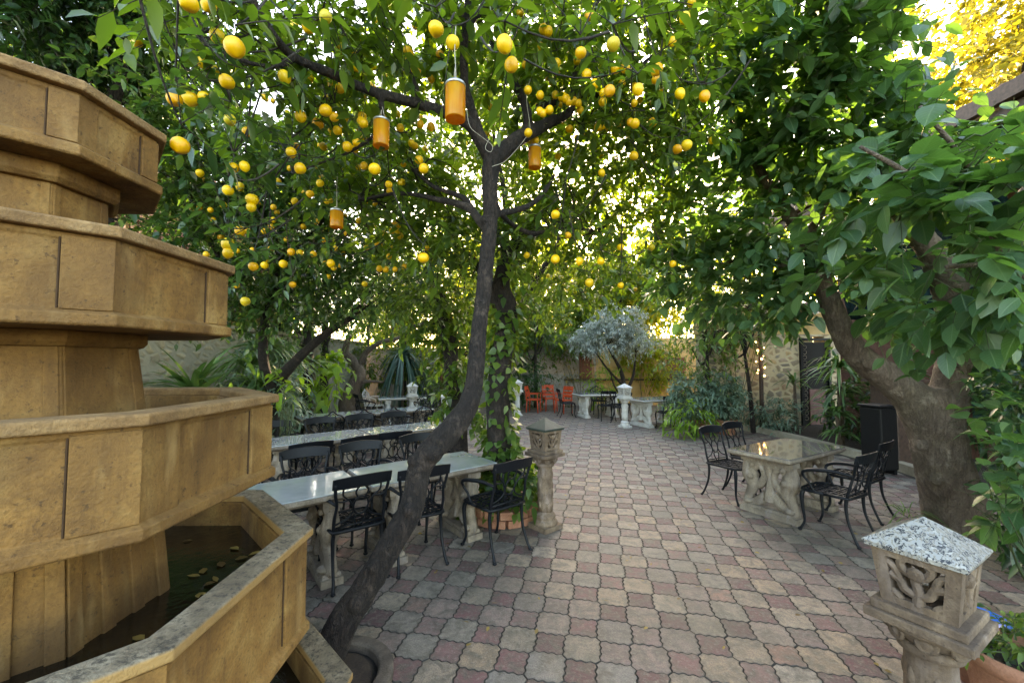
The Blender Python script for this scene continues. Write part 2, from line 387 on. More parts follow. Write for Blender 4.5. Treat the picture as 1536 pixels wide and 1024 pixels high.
def tag(o, label=None, cat=None, group=None, kind=None):
    if label: o['label'] = label
    if cat: o['category'] = cat
    if group: o['group'] = group
    if kind: o['kind'] = kind
    return o
def thing(name, label, cat, loc=(0, 0, 0), rz=0, group=None):
    o = bpy.data.objects.new(name, None); col.objects.link(o); o.empty_display_size = .1
    o.location = [float(q) for q in loc]; o.rotation_euler = (0, 0, rz)
    return tag(o, label, cat, group)
def part(name, mb, mats, parent=None, world=False, bevel=0.0, seg=2, label=None):
    off = tuple(parent.location) if (world and parent is not None) else (0, 0, 0)
    me = mb.mesh(name, off) if isinstance(mb, MB) else mb
    for m in (mats if isinstance(mats, (list, tuple)) else [mats]): me.materials.append(M[m] if isinstance(m, str) else m)
    o = bpy.data.objects.new(name, me); col.objects.link(o)
    if parent is not None: o.parent = parent
    if bevel:
        b = o.modifiers.new('bevel', 'BEVEL'); b.width = bevel; b.segments = seg; b.limit_method = 'ANGLE'; b.angle_limit = R(35)
        b.harden_normals = False
    if label: o['label'] = label
    return o
def children(o): return [c for c in bpy.data.objects if c.parent == o]
def copy_tree(o, parent=None):
    c = o.copy(); col.objects.link(c)
    if parent is not None: c.parent = parent
    for ch in children(o): copy_tree(ch, c)
    return c

# ------------------------------------------------------------------ leaves
def unit(a): return a / (np.linalg.norm(a, axis=-1, keepdims=True) + 1e-9)
class Blades:
    """many leaf blades in one mesh; every blade follows a sagging midrib"""
    def __init__(s): s.parts = []; s.tw = []
    def add(s, base, axis, nrm, L, W, sag=.15, rows=2, prof='oval', fold=.22, rnd=None):
        N = len(base)
        if N == 0: return
        axis = unit(axis); side = unit(np.cross(axis, nrm)); nrm = unit(np.cross(side, axis))
        L = np.broadcast_to(np.asarray(L, float), (N,)); W = np.broadcast_to(np.asarray(W, float), (N,)); sag = np.broadcast_to(np.asarray(sag, float), (N,))
        ts = np.linspace(0, 1, rows + 2)[1:-1]
        if prof == 'oval': w = np.sin(np.pi * ts ** .82) ** .8 * .5
        elif prof == 'strap': w = .5 * np.minimum(1, ts * 5 + .5) * (1 - ts ** 3)
        elif prof == 'heart': w = .5 * np.where(ts < .35, .8 + ts * .6, 1.01 * (1 - ((ts - .35) / .65) ** 1.6))
        else: w = .5 * np.ones_like(ts)
        down = np.array((0, 0, -1.))
        def mid(t): return base + axis * (L * t)[:, None] + down * (sag * L * t * t)[:, None]
        vs = [mid(np.zeros(N))]; lv = [0.]; lu = [0.]
        for t, ww in zip(ts, w):
            c = mid(np.full(N, t)); sd = side * (W * ww)[:, None]; up = nrm * (W * ww * fold)[:, None]
            vs += [c + sd + up, c, c - sd + up]; lv += [1., 0., 1.]; lu += [t, t, t]
        vs.append(mid(np.ones(N))); lv.append(0.); lu.append(1.)
        V = np.stack(vs, 1); nv = V.shape[1]
        f3 = [(0, 2, 1), (0, 3, 2)]; f4 = []
        for r in range(rows - 1):
            a = 1 + 3 * r; f4 += [(a, a + 1, a + 4, a + 3), (a + 1, a + 2, a + 5, a + 4)]
        a = 1 + 3 * (rows - 1); f3 += [(a, a + 1, nv - 1), (a + 1, a + 2, nv - 1)]
        if rnd is None: rnd = rng.random(N)
        s.parts.append((V.reshape(-1, 3), nv, N, np.array(f3), np.array(f4).reshape(-1, 4), np.repeat(rnd, nv), np.tile(lv, N), np.tile(lu, N)))
    def twigs(s, pts, r0, r1):
        """pts (N,K,3) polylines as three-sided tubes"""
        s.tw.append((pts, r0, r1))
    def mesh(s, name, off):
        vs, tri, quad, rn, lv, lu = [], [], [], [], [], []; b = 0; qm = []
        for V, nv, N, f3, f4, r, v_, u_ in s.parts:
            o = (np.arange(N) * nv)[:, None, None] + b
            tri.append((f3[None] + o).reshape(-1, 3))
            if len(f4): quad.append((f4[None] + o).reshape(-1, 4)); qm.append(np.zeros(N * len(f4), np.int32))
            vs.append(V); rn.append(r); lv.append(v_); lu.append(u_); b += len(V)
        for pts, r0, r1 in s.tw:
            N, K, _ = pts.shape
            if N == 0: continue
            d = unit(np.gradient(pts, axis=1)); ref = np.tile(np.array((.31, .47, .82)), (N, K, 1))
            n1 = unit(np.cross(d, ref)); n2 = np.cross(d, n1)
            rad = np.linspace(1, 0, K)[None, :, None] * (np.reshape(r0, (-1, 1, 1)) - np.reshape(r1, (-1, 1, 1))) + np.reshape(r1, (-1, 1, 1))
            ring = [pts + (n1 * math.cos(a) + n2 * math.sin(a)) * rad for a in (0, 2.094, 4.189)]
            V = np.stack(ring, 2).reshape(-1, 3)
            q = np.array([(k * 3 + a, k * 3 + (a + 1) % 3, k * 3 + 3 + (a + 1) % 3, k * 3 + 3 + a) for k in range(K - 1) for a in range(3)])
            quad.append((q[None] + (np.arange(N) * K * 3)[:, None, None] + b).reshape(-1, 4)); qm.append(np.ones(N * len(q), np.int32))
            vs.append(V); rn.append(np.full(len(V), .5)); lv.append(np.ones(len(V))); lu.append(np.zeros(len(V))); b += len(V)
        V = np.concatenate(vs) - np.asarray(off); T = np.concatenate(tri) if tri else np.zeros((0, 3), int); Q = np.concatenate(quad) if quad else np.zeros((0, 4), int)
        me = bpy.data.meshes.new(name)
        me.vertices.add(len(V)); me.vertices.foreach_set('co', V.astype(np.float32).ravel())
        loops = np.concatenate([T.ravel(), Q.ravel()]).astype(np.int32)
        me.loops.add(len(loops)); me.loops.foreach_set('vertex_index', loops)
        st = np.concatenate([np.arange(len(T)) * 3, len(T) * 3 + np.arange(len(Q)) * 4]).astype(np.int32)
        me.polygons.add(len(st)); me.polygons.foreach_set('loop_start', st)
        mi = np.concatenate([np.zeros(len(T), np.int32)] + (qm if qm else []))
        me.polygons.foreach_set('material_index', mi.astype(np.int32)); me.polygons.foreach_set('use_smooth', np.ones(len(st), bool))
        for nm, arr in (('rnd', rn), ('lv', lv), ('lu', lu)):
            at = me.attributes.new(nm, 'FLOAT', 'POINT'); at.data.foreach_set('value', np.concatenate(arr).astype(np.float32))
        me.update(calc_edges=True)
        return me

def in_blobs(blobs):
    """blobs: (center, (rx,ry,rz), n) -> points, outward directions"""
    ps, ds = [], []
    for c, r, n in blobs:
        d = unit(rng.normal(size=(n, 3))); k = rng.random(n) ** .42
        q = d * k[:, None]; ps.append(np.asarray(c) + q * np.asarray(r)); ds.append(unit(d * np.asarray(r)))
    return np.concatenate(ps), np.concatenate(ds)
def grow(bl, p, d, tl, K, L, W, droop=.35, rows=2, sag=.2, up=.15, prof='oval', tw=True, tr=.0035, fold=.22, keep=None, flatness=.55):
    """leafy twigs starting at p heading roughly d"""
    N = len(p)
    d = unit(d * .7 + rng.normal(size=(N, 3)) * .55 + np.array((0, 0, up)))
    tl = tl * (.6 + .8 * rng.random(N))
    ts = np.linspace(0, 1, 5)
    pts = p[:, None] + d[:, None] * (tl[:, None] * ts)[..., None] + np.array((0, 0, -1.)) * (droop * tl[:, None] * ts ** 2)[..., None]
    if keep is not None:
        ok = keep(pts[:, 2]); pts = pts[ok]; d = d[ok]; tl = tl[ok]; N = len(d)
    if N == 0: return
    if tw: bl.twigs(pts, np.full(N, tr), np.full(N, tr * .35))
    t = (np.arange(K) + .5) / K; t = np.clip(.12 + .88 * t[None] + rng.normal(size=(N, K)) * .03, 0, 1)
    base = p if keep is None else pts[:, 0]
    b = base[:, None] + d[:, None] * (tl[:, None] * t)[..., None] + np.array((0, 0, -1.)) * (droop * tl[:, None] * t ** 2)[..., None]
    tang = unit(d[:, None] + np.array((0, 0, -1.)) * (2 * droop * t)[..., None])
    s0 = unit(np.cross(tang, np.array((0, 0, 1.)) + rng.normal(size=(N, 1, 3)) * .25))
    u0 = np.cross(s0, tang)
    ang = np.arange(K)[None] * 2.4 + rng.random((N, 1)) * 6.28 + rng.normal(size=(N, K)) * .4
    rad = s0 * np.cos(ang)[..., None] + u0 * (np.sin(ang) * flatness)[..., None]
    ax = unit(tang * .6 + rad * .9 + np.array((0, 0, -.05)) + rng.normal(size=(N, K, 3)) * .18)
    nr = unit(np.array((0, 0, 1.)) + u0 * .35 + rng.normal(size=(N, K, 3)) * .45)
    b, ax, nr = b.reshape(-1, 3), ax.reshape(-1, 3), nr.reshape(-1, 3)
    if keep is not None: ok = keep(b + ax * L * .55); b, ax, nr = b[ok], ax[ok], nr[ok]
    q = len(b); sz = .62 + .6 * rng.random(q)
    bl.add(b, ax, nr, L * sz, W * sz, sag + .25 * rng.random(q), rows, prof, fold)
def pb(px, py, d, rx, ry, rd, n):
    """blob given in pixels at distance d"""
    return (P(px, py, d), (rx * d / F, rd, ry * d / F), n)
def clear_cam(dist=1.0, holes=()):
    def k(p):
        x, y, z = proj(p); ok = np.linalg.norm(p - np.array((0, 0, CAMH)), axis=1) > dist
        for hx, hy, hr, zmin in holes:
            ok &= ~(((x - hx) ** 2 + (y - hy) ** 2 < (hr * (1 + .45 * rng.normal(size=len(x)))) ** 2) & (z > zmin))
        return ok
    return k
# ------------------------------------------------------------------ world and sun
SUN_EL, SUN_AZ = R(15), R(9)
w = bpy.data.worlds.new('World'); sc.world = w; w.use_nodes = True
wt = w.node_tree; wt.nodes.clear()
sky = wt.nodes.new('ShaderNodeTexSky'); sky.sky_type = 'NISHITA'; sky.sun_disc = False
sky.sun_elevation = SUN_EL; sky.sun_rotation = SUN_AZ; sky.dust_density = 2.0; sky.air_density = 1.0
bg = wt.nodes.new('ShaderNodeBackground'); bg.inputs[1].default_value = .14
wo = wt.nodes.new('ShaderNodeOutputWorld')
wt.links.new(sky.outputs[0], bg.inputs[0]); wt.links.new(bg.outputs[0], wo.inputs[0])
sl = bpy.data.lights.new('sun', 'SUN'); sl.energy = 5.0; sl.angle = R(.5); sl.color = (1, .80, .52)
so = bpy.data.objects.new('sun', sl); col.objects.link(so)
sd = Vector((math.sin(SUN_AZ) * math.cos(SUN_EL), math.cos(SUN_AZ) * math.cos(SUN_EL), math.sin(SUN_EL)))
so.rotation_euler = (-sd).to_track_quat('-Z', 'Y').to_euler(); so.location = (4, 30, 12)
vs_ = sc.view_settings; vs_.view_transform = 'Standard'; vs_.look = 'None'; vs_.exposure = 3.7; vs_.gamma = 1; vs_.use_white_balance = True; vs_.white_balance_temperature = 7950; vs_.white_balance_tint = 13
sc.render.engine = 'CYCLES'; cy = sc.cycles
cy.max_bounces = 6; cy.diffuse_bounces = 3; cy.glossy_bounces = 2; cy.transmission_bounces = 3; cy.transparent_max_bounces = 4
cy.use_denoising = True; cy.sample_clamp_indirect = 6; cy.caustics_reflective = False; cy.caustics_refractive = False

# ------------------------------------------------------------------ ground and paving
mb = MB(); mb.add([(-90, -40, -.016), (90, -40, -.016), (90, 160, -.016), (-90, 160, -.016)], [(0, 1, 2, 3)])
tag(part('ground', mb, 'joint'), kind='structure')
def paving():
    pitch, h, ang = .2030, .0870, R(-12.3)
    H = pitch - h; ca, sa = math.cos(ang), math.sin(ang)
    A = .0105
    def wav(t): return A * .5 * (1 + math.cos(3 * math.pi * t / h)) - A * .4 * math.cos(math.pi * t / (2 * h))
    def shape(kind, m):
        out = []
        for s in range(4):
            e = h if kind else H
            for k in range(m + 1):
                t = -h + 2 * h * k / m
                if kind and k == m: continue
                x, y = (e + (wav(t) if kind else -wav(t))), t
                c, q = [(1, 0), (0, 1), (-1, 0), (0, -1)][s]
                out.append((x * c - y * q, x * q + y * c))
        return np.array(out)
    groups = {}
    for kind in (0, 1):
        for m in (18, 6): groups[(kind, m)] = (shape(kind, m), [])
    n = 90
    for i in range(-n, n):
        for j in range(-n, n):
            x0, y0 = i * pitch + .07, j * pitch + .03
            x, y = x0 * ca - y0 * sa, x0 * sa + y0 * ca
            if y < .2 or y > 16.6 or x < -6.2 or x > 6.35 or abs(x) > y * 1.45 + 1.5: continue
            if y < 9.2 and x > 6.1: continue
            groups[((i + j) % 2, 18 if y < 5.5 else 6)][1].append((x, y))
    vs, quads, ngons, rn, ed, mi = [], [], [], [], [], []; b = 0
    fs = []
    for (kind, m), (sh, cs) in groups.items():
        nsh = len(sh); rr = np.linalg.norm(sh, axis=1, keepdims=True)
        rings = [(sh * (1 - .0022 / rr), -.014, 12.), (sh * (1 - .0028 / rr), -.0045, 12.), (sh * (1 - .0055 / rr), -.0008, .75), (sh * (1 - .012 / rr), 0., .3), (sh * (1 - .028 / rr), 0.0, 0.)]
        for (x, y) in cs:
            a = ang + random.gauss(0, .008); dz = random.gauss(0, .0012); tx, ty = random.gauss(0, .006), random.gauss(0, .006)
            c2, s2 = math.cos(a), math.sin(a); r = random.random()
            for q, z, e in rings:
                X = q[:, 0] * c2 - q[:, 1] * s2; Y = q[:, 0] * s2 + q[:, 1] * c2
                vs.append(np.stack([X + x + random.gauss(0, .0004), Y + y, z + dz + X * tx + Y * ty], 1)); rn.append(np.full(nsh, r)); ed.append(np.full(nsh, e))
            for k in range(4):
                o = b + k * nsh
                for q in range(nsh):
                    q2 = (q + 1) % nsh; fs.append((o + q, o + q2, o + nsh + q2, o + nsh + q)); mi.append(kind)
            fs.append(tuple(range(b + 4 * nsh, b + 5 * nsh))); mi.append(kind)
            b += nsh * 5
    me = bpy.data.meshes.new('paving'); V = np.concatenate(vs)
    me.from_pydata(V.tolist(), [], fs)
    me.polygons.foreach_set('material_index', mi)
    for nm, arr in (('rnd', rn), ('edge', ed)):
        at = me.attributes.new(nm, 'FLOAT', 'POINT'); at.data.foreach_set('value', np.concatenate(arr).astype(np.float32))
    o = part('paving', me, ['paver_tan', 'paver_red']); tag(o, kind='structure')
paving()

# ------------------------------------------------------------------ fountain
FX, FY = -1.77, 1.43
fountain = thing('tiered_fountain', 'tall tiered ochre stone fountain of stacked octagonal basins beside the leaning lemon tree', 'fountain', (FX, FY, 0), .015)
C8 = 1 / math.cos(math.pi / 8); ROT = math.pi / 8
def octl(mb, prof, mi=0, close=False): mb.lathe([(a * C8, z) for a, z in prof], 8, mi=mi, smooth=False, rot=ROT, close=close)
def basin(a, top, bot, inner, rim_m, wtl=None, floor=None, wall='ochre'):
    mb = MB(); rt = .038; wa = a - .03
    floor = floor if floor is not None else bot + .06
    octl(mb, [(inner, bot), (a - .012, bot), (a - .006, bot + .006), (a - .006, bot + .034), (wa - .004, bot + .05), (wa - .004, top - rt - .02), (wa + .002, top - rt - .012), (wa + .002, top - rt + .002),
              (wa - .085, top - rt + .002), (wa - .085, floor), (inner, floor)])
    # raised bands that wrap every corner
    side = 2 * wa * math.tan(math.pi / 8)
    for k in range(8):
        th = k * math.pi / 4; c, s = math.cos(th), math.sin(th)
        for sg in (-1, 1):
            e0, e1 = sg * side / 2, sg * side * (.5 - .22)
            x0, x1 = wa - .01, wa + (.009 if sg > 0 else .002)
            q = []
            for z in (bot + .046, top - rt - .008):
                for (x, y) in ((x0, e1), (x1, e1), (x1, e0 + sg * (.0037 if sg > 0 else .0008)), (x0, e0)):
                    q.append((x * c - y * s, x * s + y * c, z))
            mb.add(q, [(0, 1, 2, 3), (7, 6, 5, 4), (1, 0, 4, 5), (2, 1, 5, 6), (3, 2, 6, 7), (0, 3, 7, 4)])
    for k in range(8):
        th = k * math.pi / 4; c, s = math.cos(th), math.sin(th); y = side * .28 - .003; x = wa - .0015
        mb.box((x * c - y * s, x * s + y * c, (bot + .044 + top - rt - .008) / 2), (.006, .0055, top - rt - bot - .058), th, mi=1)
    b = part('basin', mb, [wall, 'seam'], fountain, bevel=.003)
    rm = MB(); octl(rm, [(a - .105, top - rt + .003), (a - .004, top - rt + .003), (a, top - rt + .008), (a, top - .006), (a - .006, top), (a - .099, top), (a - .105, top - .006)], close=True)
    part('rim', rm, rim_m, b, bevel=.003, seg=2)
    if wtl:
        wt_ = MB(); ws_ = wa - .0835
        octl(wt_, [(ws_, wtl - .01), (ws_ - .001, wtl + .022)]); wt_.f = [f for f in wt_.f if len(f) == 4]; wt_.mi = wt_.mi[:len(wt_.f)]; wt_.sm = wt_.sm[:len(wt_.f)]
        part('tide_line', wt_, 'soil', b)
        wm = MB(); wm.add([((a - .112) * C8 * math.cos(ROT + k * math.pi / 4), (a - .112) * C8 * math.sin(ROT + k * math.pi / 4), wtl) for k in range(8)], [tuple(range(8))]); part('water', wm, 'water', fountain)
basin(.385, 2.705, 2.455, .1, 'ochre_rim')
basin(.612, 2.195, 1.897, .15, 'ochre_rim', 2.09)
basin(.772, 1.655, 1.308, .2, 'ochre_rim', 1.52)
basin(.905, 1.07, .635, .2, 'grey_rim', .915)
basin(1.065, .41, -.03, .2, 'grey_rim', .26)
def pedestal(a0, a1, z0, z1, cap, rel=.011, bands=(-.44, -.15, .15, .44)):
    mb = MB(); octl(mb, [(a0, z0), (a1, z1 - cap[1])])
    octl(mb, [(a1 + cap[0] * .6, z1 - cap[1] - .001), (a1 + cap[0], z1 - cap[1] + .015), (a1 + cap[0], z1)])
    for k in range(8):
        th = k * math.pi / 4; c, s = math.cos(th), math.sin(th)
        for u in bands:
            q = []
            for a, z in ((a0, z0), (a1, z1 - cap[1])):
                sd_ = 2 * a * math.tan(math.pi / 8); y0, y1 = (u - .06) * sd_, (u + .06) * sd_
                for x, y in ((a - .01, y0), (a + rel, y0), (a + rel, y1), (a - .01, y1)): q.append((x * c - y * s, x * s + y * c, z))
            mb.add(q, [(0, 1, 5, 4), (1, 2, 6, 5), (2, 3, 7, 6)])
    part('pedestal', mb, 'ochre', fountain, bevel=.003)
pedestal(.235, .225, 2.0, 2.454, (.035, .06), .004, (-.42, .42))
pedestal(.385, .325, 1.36, 1.896, (.03, .05), .004, (-.42, .42))
pedestal(.46, .40, .67, 1.307, (.02, .04))
pedestal(.6, .52, .02, .609, (.02, .04))
# ------------------------------------------------------------------ furniture
def sup_mb(y0, hgt=.665, wd=.60):
    """carved trestle across the local x axis at local y=y0: two bulging animal legs with rings between"""
    mb = MB()
    mb.box((0, y0, .03), (wd + .05, .17, .06)); mb.box((0, y0, .075), (wd, .14, .03), taper=.96)
    mb.box((0, y0, hgt - .03), (wd, .15, .06)); mb.box((0, y0, hgt - .075), (wd * .93, .125, .03))
    for s in (-1, 1):
        x = s * (wd / 2 - .07)
        mb.sweep([(x - s * .02, y0, .08), (x + s * .03, y0, .1), (x + s * .012, y0, .2), (x - s * .03, y0, .3), (x + s * .0, y0, .42), (x + s * .02, y0, .52), (x, y0, hgt - .08)],
                 [.05, .055, .045, .062, .085, .06, .05], 10, 4, flat=(1, 1.1))
        mb.sweep([(x - s * .03, y0, .50), (x - s * .09, y0, .56), (x - s * .15, y0, .53), (x - s * .17, y0, .44), (x - s * .13, y0, .35), (x - s * .05, y0, .31)],
                 [.035, .04, .038, .036, .04, .04], 8, 4, flat=(1, 1.25))
        mb.sweep([(x + s * .04, y0, .1), (x - s * .06, y0, .12), (x - s * .13, y0, .17), (x - s * .17, y0, .22), (s * .02, y0, .24)], [.04, .045, .05, .045, .035], 8, 4, flat=(1, 1.2))
        mb.ball((x - s * .05, y0 - .055, .56), .032); mb.ball((x - s * .03, y0 - .06, .42), .04); mb.ball((x + s * .01, y0 - .045, .12), .045, sc=(1.2, 1.3, .7))
        mb.ball((x - s * .05, y0 + .055, .56), .032); mb.ball((x - s * .03, y0 + .06, .42), .04)
    mb.sweep([(0, y0, hgt - .08), (0, y0, .5), (0, y0, .42), (0, y0, .3), (0, y0, .17)], [.07, .045, .03, .05, .07], 10, 3, flat=(1, 1.1))
    return mb
def make_table(label, L=1.32, W=.70, H=.735, glass='glass_top', stone='carved', group='stone tables in the courtyard', dark=False):
    t = thing('stone_table', label, 'table', (0, 0, 0), 0, group)
    mb = MB(); x, y = L / 2, W / 2
    def ring(k, z): return [(-x + k, -y + k, z), (x - k, -y + k, z), (x - k, y - k, z), (-x + k, y - k, z)]
    lv = [(.07, H - .075), (.035, H - .065), (.012, H - .045), (.0, H - .04), (0, H - .012), (.006, H - .008)]
    vs = [q for k, z in lv for q in ring(k, z)]
    fs = [(3, 2, 1, 0)] + [(4 * i + k, 4 * i + (k + 1) % 4, 4 * i + 4 + (k + 1) % 4, 4 * i + 4 + k) for i in range(len(lv) - 1) for k in range(4)] + [tuple(range(len(vs) - 4, len(vs)))]
    mb.add(vs, fs); part('tabletop', mb, stone, t, bevel=.004)
    g = MB(); g.box((0, 0, H - .0015), (L - .022, W - .022, .009)); part('glass_sheet', g, glass, t, bevel=.002)
    for s in (-1, 1):
        m = sup_mb(0, H - .074, W - .12)
        m.v = [(s * (L / 2 - .26) + b_, a_, c_) for a_, b_, c_ in m.v]
        part('trestle', m, stone, t, bevel=.006)
    return t
TABLE = None
def place_table(x, y, rz, label, glass='glass_top', stone='carved', group='stone tables in the courtyard', **k):
    t = make_table(label, glass=glass, stone=stone, group=group, **k); t.location = (x, y, .0); t.rotation_euler.z = rz
    return t

def back_y(z): return -.185 - .10 * max(0, (z - .44)) / .40
def make_chair(style, mat='black_metal'):
    """cast metal chair facing +y; style 'arm', 'side', 'arch'"""
    t = bpy.data.objects.new('garden_chair', None); col.objects.link(t); t.empty_display_size = .1
    sm = MB(); z = .44; sx, sy = .205, .20
    rim = [(-sx, -sy, z), (0, -sy - .015, z), (sx, -sy, z), (sx + .012, 0, z), (sx + .005, sy, z), (0, sy + .03, z), (-sx - .005, sy, z), (-sx - .012, 0, z)]
    sm.sweep(rim, .014, 6, 3, closed=False, flat=(1, 1)); sm.sweep([rim[-1], rim[0]], .014, 6, 1)
    for k in range(6):
        q = -.165 + .066 * k
        sm.box((q, .005, z - .002), (.013, .40, .012)); sm.box((0, q + .005, z + .001), (.40, .013, .012))
    for i in range(5):
        for j in range(5):
            if (i + j) % 2 == 0: sm.box((-.132 + .066 * i, -.127 + .066 * j, z - .001), (.022, .022, .009), R(45))
    part('seat', sm, mat, t)
    bk = MB(); xr = .195
    def bp(x, zz, dy=0): return (x, back_y(zz) + dy, zz)
    top = .84 if style != 'arch' else .80
    for s in (-1, 1):
        bk.sweep([bp(s * xr, .44), bp(s * (xr + .004), .55), bp(s * (xr - .006), .66), bp(s * (xr + .012), .75), bp(s * (xr + .02), top)], [.014, .013, .012, .013, .014], 7, 4)
    def cv(pts, r=.0075): bk.sweep([bp(a, b_) for a, b_ in pts], r, 5, 4)
    if style != 'arch':
        rl = MB(); n = 13; vs, fs = [], []
        for i in range(n):
            u = -1 + 2 * i / (n - 1); x = u * .235; dy = -.045 * (1 - u * u) + .004; hh = .043 + .008 * (1 - u * u)
            zc = .835 + .012 * (1 - u * u)
            for dz, dd in ((-hh, 0), (-hh, .018), (hh, .018), (hh, 0)):
                zz = zc + dz; vs.append((x, back_y(zz) + dy + dd - .009, zz))
        for i in range(n - 1):
            for k in range(4): fs.append((4 * i + k, 4 * i + (k + 1) % 4, 4 * i + 4 + (k + 1) % 4, 4 * i + 4 + k))
        fs += [(3, 2, 1, 0), (4 * n - 4, 4 * n - 3, 4 * n - 2, 4 * n - 1)]
        rl.add(vs, fs, smooth=False); part('top_rail', rl, mat, t, bevel=.005)
        for s in (-1, 1):
            cv([(s * xr, .50), (s * .10, .535), (s * .055, .60), (s * .09, .68), (s * .145, .735), (s * .15, .80)])
            cv([(s * .02, .46), (s * .045, .52), (s * .04, .555)]); cv([(s * .03, .70), (s * .05, .75), (s * .02, .80)])
            cv([(s * xr, .70), (s * .15, .685), (s * .105, .69)])
        ring = [(math.cos(a) * .058, .63 + math.sin(a) * .075) for a in np.linspace(0, 2 * math.pi, 13)]
        cv(ring)
        bk.sweep([bp(-xr, .475), bp(xr, .475)], .008, 5, 1)
    else:
        arch = [(-.2, .72), (-.19, .78), (-.13, .84), (-.07, .86), (-.03, .90), (0, .915), (.03, .90), (.07, .86), (.13, .84), (.19, .78), (.2, .72)]
        bk.sweep([bp(a, b_) for a, b_ in arch], .014, 6, 4)
        for cx_, cz, r in ((0, .82, .05), (-.09, .775, .045), (.09, .775, .045), (-.05, .69, .045), (.05, .69, .045), (-.135, .70, .035), (.135, .70, .035), (0, .60, .06), (-.10, .60, .045), (.10, .60, .045), (-.05, .52, .04), (.05, .52, .04)):
            cv([(cx_ + math.cos(a) * r, cz + math.sin(a) * r) for a in np.linspace(0, 2 * math.pi, 9)], .0075)
        bk.sweep([bp(-xr, .475), bp(xr, .475)], .008, 5, 1)
    part('backrest', bk, mat, t)
    for s in (-1, 1):
        l = MB(); l.sweep([(s * .19, -.185, .445), (s * .195, -.175, .36), (s * .197, -.19, .22), (s * .205, -.24, .08), (s * .215, -.275, .012)], [.017, .016, .013, .012, .014], 7, 4); l.ball((s * .216, -.278, .014), .02, 8, 5, sc=(1, 1, .7))
        part('leg', l, mat, t)
        l = MB(); l.sweep([(s * .195, .185, .445), (s * .212, .205, .37), (s * .207, .20, .24), (s * .196, .192, .11), (s * .208, .225, .025)], [.019, .022, .016, .012, .014], 7, 4); l.ball((s * .21, .232, .016), .022, 8, 5, sc=(1, 1, .7))
        part('leg', l, mat, t)
        if style != 'side':
            a = MB(); a.sweep([bp(s * (xr + .004), .67), (s * .235, -.12, .69), (s * .262, 0, .685), (s * .268, .11, .665), (s * .262, .165, .63), (s * .245, .165, .585), (s * .225, .13, .53), (s * .212, .10, .46), (s * .208, .08, .44)],
                             [.013, .017, .02, .018, .016, .013, .012, .012, .012], 7, 4, flat=(1, 1))
            part('armrest', a, mat, t)
    return t
protos = {}
def chair(x, y, rz, label, style='arm', group='black cast metal garden chairs', mat='black_metal'):
    k = (style, mat)
    o = protos.get(k)
    if o is None: o = protos[k] = make_chair(style, mat)
    else: o = copy_tree(o)
    o.location = (x, y, .004); o.rotation_euler = (0, 0, rz)
    tag(o, label, 'chair', group); return o

def face(dx, dy): return math.atan2(dy, dx) - math.pi / 2
UA = R(38); ux, uy = math.cos(UA), math.sin(UA); nx, ny = -uy, ux
def on_row(gap, a, b): return (gap[0] + ux * a + nx * b, gap[1] + uy * a + ny * b)
gaps = [(-1.19, 3.46), (-1.97, 5.81), (-2.74, 8.16)]
tl_ = [('pale glass topped stone table of the nearest row, half hidden behind the fountain', 'glass topped stone table at the right end of the nearest row, behind the leaning trunk'),
       ('pale stone table at the left end of the second row of dining tables', 'stone table in the second row just left of the leaning trunk bend'),
       ('stone table at the leafy left end of the third row of tables', 'stone table in the third row beside the short white lantern')]
for (gx, gy), (la, lb) in zip(gaps, tl_):
    x, y = on_row((gx, gy), -.675, .35); place_table(x, y, UA, la, group='glass topped tables set in long rows')
    x, y = on_row((gx, gy), .675, .35); place_table(x, y, UA, lb, group='glass topped tables set in long rows')
fa = face(nx, ny); fb = face(-nx, -ny)
# nearest row, camera side
chair(-1.37, 3.53, fa + .02, 'black armchair nearest the fountain, drawn up to the first table row', 'arm')
chair(-.90, 3.78, fa - .10, 'black armchair half hidden by the leaning lemon trunk at the first row', 'arm')
chair(-.17, 4.0, fa + .05, 'black armchair at the end of the first table row beside the lantern pillar', 'arm')
x, y = on_row(gaps[0], -1.05, -.30); chair(x, y, fa + .1, 'black chair behind the fountain basin at the hidden end of the first row', 'arm')
# far side of first row, facing the camera
for a, b_, l in ((-.84, .92, 'leftmost black chair on the far side of the first table row'), (-.28, .90, 'second black chair from the fountain on the far side of the first row'), (.28, .88, 'black chair on the far side of the first row, against the leaning trunk')):
    x, y = on_row(gaps[0], a, b_); chair(x, y, fb + random.gauss(0, .06), l, 'arm')
x, y = on_row(gaps[0], 1.0, .95); chair(x, y, fb, 'black chair on the far side of the first row, showing legs right of the trunk', 'side')
# near side of the second row
for a, b_, l in ((-.98, -.52, 'leftmost black chair on the near side of the second table row'), (-.46, -.50, 'middle black chair facing away on the near side of the second row'), (.05, -.46, 'black chair on the near side of the second row by the table joint'), (.95, -.35, 'black chair on the near side of the second row, seen past the trunk')):
    x, y = on_row(gaps[1], a, b_); chair(x, y, fa + random.gauss(0, .07), l, 'side')
for a, l in ((-1.05, 'black chair under the palms on the far side of the second row'), (-.42, 'black chair on the far side of the second row, second from the palms'), (.2, 'black chair on the far side of the second row, in front of two filigree chairs'), (.78, 'black chair on the far side of the second row nearest the white lantern')):
    x, y = on_row(gaps[1], a, .92); chair(x, y, fb + random.gauss(0, .06), l, 'arm')
for a, l in ((-.95, 'arched filigree chair nearest the palms at the third row'), (-.45, 'arched filigree chair second from the palms at the third row'), (.12, 'arched filigree chair in the middle of the third row'), (.72, 'arched filigree chair at the third row closest to the leaning trunk')):
    x, y = on_row(gaps[2], a, -.42); chair(x, y, fa + random.gauss(0, .05), l, 'arch', group='filigree backed black chairs')
